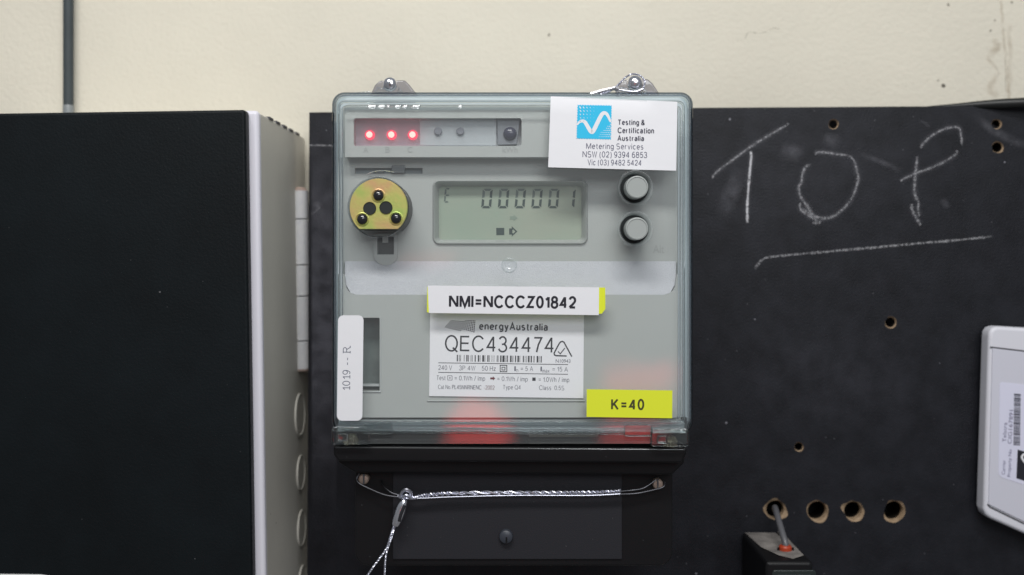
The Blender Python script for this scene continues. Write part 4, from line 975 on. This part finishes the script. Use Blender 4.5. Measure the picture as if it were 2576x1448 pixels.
for pts in ([(991, 1322, sd-.001), (982, 1350, sd-.001), (972, 1380, sd), (955, 1405, sd), (938, 1428, sd), (915, 1462, sd)], [(994, 1322, sd-.001), (986, 1350, sd-.001), (974, 1385, sd), (969, 1415, sd), (967, 1465, sd)]):
    mb = MB(); pp = spline(P3(pts), 20); twist(pp, .00032, .00028, 18, 0, mb); twist(pp, .00032, .00028, 18, math.pi, mb); build('tail', mb, M_wire, sw)
# the one on the lug
sw2 = thing('seal_wire', P(1590, 225, .49), 'thin seal wire looped over the domed screw at the top right of the meter', 'seal wire')
mb = MB(); L = .4885
lp = spline(P3([(1512, 238, L), (1535, 230, L), (1555, 214, L), (1573, 196, L), (1592, 187, L), (1612, 192, L), (1622, 206, L), (1618, 222, L), (1606, 232, L+.002)]), 14)
twist(lp, .00028, .00025, 22, 0, mb); twist(lp, .00028, .00025, 22, math.pi, mb)
build('loop_strand', mb, M_wire, sw2)
mb = MB(); mb.tube(P3([(1486, 238, L+.001), (1514, 230, L), (1548, 222, L)]), .0010, 8); mb.tube(P3([(1546, 221, L-.0002), (1556, 226, L-.0002)]), .0013, 8); build('seal_crimp', mb, M_chrome, sw2)
mb = MB(); mb.tube(spline(P3([(1555, 226, L), (1580, 230, L), (1600, 231, L), (1618, 224, L)]), 8), .0004, 8); build('lower_strand', mb, M_wire, sw2)

# ------------------------------------------------------------------ pale box at the right edge
pb = thing('junction_box', P(2560, 1070, .597), 'pale grey plastic terminal box with a barcode sticker at the right edge of the board', 'junction box')
pd = .586
def inset_poly(pts, q):
    cx = sum(p[0] for p in pts)/len(pts); cy = sum(p[1] for p in pts)/len(pts)
    return [(cx+(x-cx)*q, cy+(y-cy)*q) for x, y in pts]
bx = [(2488, 850), (2490, 836), (2497, 826), (2510, 822), (2760, 836), (2760, 1425), (2492, 1306), (2480, 1296), (2475, 1280)]
mb = MB(); mb.prism(bx, pd, .597); build('body', mb, M_phone, pb, bev=.0022, seg=4)
lidp = [(2497, 877), (2760, 908), (2760, 1402), (2487, 1270)]
mb = MB(); mb.prism(lidp, pd-.0007, pd+.001); lid = build('lid', mb, mat('lid_grey', (.62, .62, .70), .45, bump=.08, bscale=1500), pb, bev=.0004)
for ln in ([(2491, 874), (2760, 905)], [(2484, 1269), (2490, 1276), (2760, 1407)]):
    mb = MB(); mb.stroke(ln, 3.6, pd-.0003); build('seam', mb, M_seam, pb, smooth=False)
Z4 = Zm(3780, 1450, 4000, 708)
st = [Z4(*p) for p in ((405, 165), (425, 145), (450, 146), (1100, 215), (1100, 1560), (430, 1340), (395, 1305), (390, 1280))]
mb = MB(); mb.prism(st, pd-.0009, pd-.0006); stk = build('sticker', mb, mat('lilac_white_paper', (.70, .70, .84), .5), lid, smooth=False)
mb = MB(); q = pd-.00096
def vt(body, cx, cy, ln, h, mi=0, bold=0):
    x, y = Z4(cx, cy); k = .3107*.644; text(mb, body, x-ln*k/2, y-h*k/2, x+ln*k/2, y+h*k/2, q, mi, bold, 87)
vt('Carrier', 452, 1212, 180, 42); vt('Telstra', 466, 772, 246, 46); vt('Property No', 532, 1160, 345, 52); vt('CIG167891', 538, 705, 425, 48)
build('printed_text', mb, mat('violet_ink', (.10, .09, .19), .5), stk, smooth=False)
mb = MB(); y = 285; rnd = random.Random(5)
while y < 925:
    h = rnd.choice((6, 8, 10, 16, 24)); x0 = 583-(y-285)*.014; mb.flat([Z4(x0, y), Z4(x0+84, y+6), Z4(x0+84, y+6+h), Z4(x0, y+h)], q); y += h+rnd.choice((4, 6, 9))
build('barcode', mb, mat('barcode_ink', (.09, .09, .12), .5), stk, smooth=False)
mb = MB(); mb.flat([Z4(*p) for p in ((628, 990), (1000, 1090), (1000, 1480), (612, 1350))], q)
mb.stroke([Z4(*p) for p in ((720, 1045), (695, 1055), (680, 1080), (690, 1110), (720, 1150), (760, 1190))], 5, q-.00005, 1)
build('emblem', mb, [M_ink, M_white], stk, smooth=False)

# ------------------------------------------------------------------ black device lower right with its cable
bl, br_, bt_ = (1868-CX)*.597/F, (1977-CX)*.597/F, (CY-1342)*.597/F
dv = thing('black_device', P(1925, 1400, .597), 'dusty topped small black box fixed to the board under the row of four large holes', 'box')
mb = MB(); wbox(mb, bl, br_, .541, .5995, bt_-.075, bt_)
build('body', mb, M_black, dv, bev=.0022, seg=3)
mb = MB(); z = bt_+.0002
mb.add([(bl+.0015, .5978-D, z), (bl+.0195, .5978-D, z), (bl+.0205, .589-D, z), (br_-.0035, .589-D, z), (br_-.002, .593-D, z), (br_-.002, .552-D, z), (bl+.016, .5455-D, z), (bl+.010, .5520-D, z), (bl+.004, .568-D, z)], [[0, 1, 2, 3, 4, 5, 6, 7, 8]])
build('dust_layer', mb, M_dust, dv, smooth=False)
mb = MB(); wbox(mb, bl+.0205, br_-.004, .5905, .5965, bt_+.0001, bt_+.0015); build('clip', mb, M_dust, dv, bev=.0004)
gx, gd = (1973-CX)*.566/F-.0005, .562
mb = MB(); mb.lathe((gx, gd-D, bt_), [(.0036, 0), (.0036, .002), (.0030, .0028), (.0022, .003)], 24, 'z')
build('gland', mb, M_orange, dv)
for s_ in (-1, 1):
    mb = MB(); mb.lathe((gx+s_*.0040, gd-.0006-D, bt_), [(.0007, 0), (.0007, .0016)], 10, 'z'); build('gland_screw', mb, M_black, dv)
x0, x1, zt = bl+.0035, br_-.0015, bt_-.0045
mb = MB(); fd = .5405
def fpx(x, z): return (CX+x*F/fd, CY-z*F/fd)
a = fpx(x0, zt); b = fpx(x1+.003, zt-.05)
mb.prism(rrect(a[0], a[1], b[0], b[1], 9), fd, fd+.001); fr = build('front_window', mb, mat('window_dark_green', (.02, .028, .027), .25, spec=.6), dv, bev=.0005)
mb = MB(); mb.prism(rrect(a[0]+12, a[1]+13, b[0]-10, a[1]+19, 3), fd-.0006, fd); build('window_rib', mb, mat('window_rib_grey', (.10, .11, .13), .3), fr, bev=.0003)
mb = MB(); mb.tube(spline([P(1951, 1290, .612), P(1949, 1281, .600), P(1950, 1279, .590), P(1956, 1300, .578), P(1966, 1335, .568), Vector((gx, gd-D, bt_+.004)), Vector((gx, gd-D, bt_+.0005))], 10), .0018, 14)
tag(build('cable', mb, M_cable, None), 'short grey cable curving out of a drilled hole down into the orange gland', 'cable')

# dark cable lying along the top edge at the right
mb = MB(); mb.tube(spline([P(2330, 271, .606), P(2400, 268, .604), P(2480, 263.5, .600), P(2576, 259, .594), P(2700, 252, .588)], 8), lambda t: .0006+.0024*min(1, t*1.6), 12)
tag(build('cable', mb, M_blackcable, None), 'black cable lying along the top edge of the board at far right', 'cable')
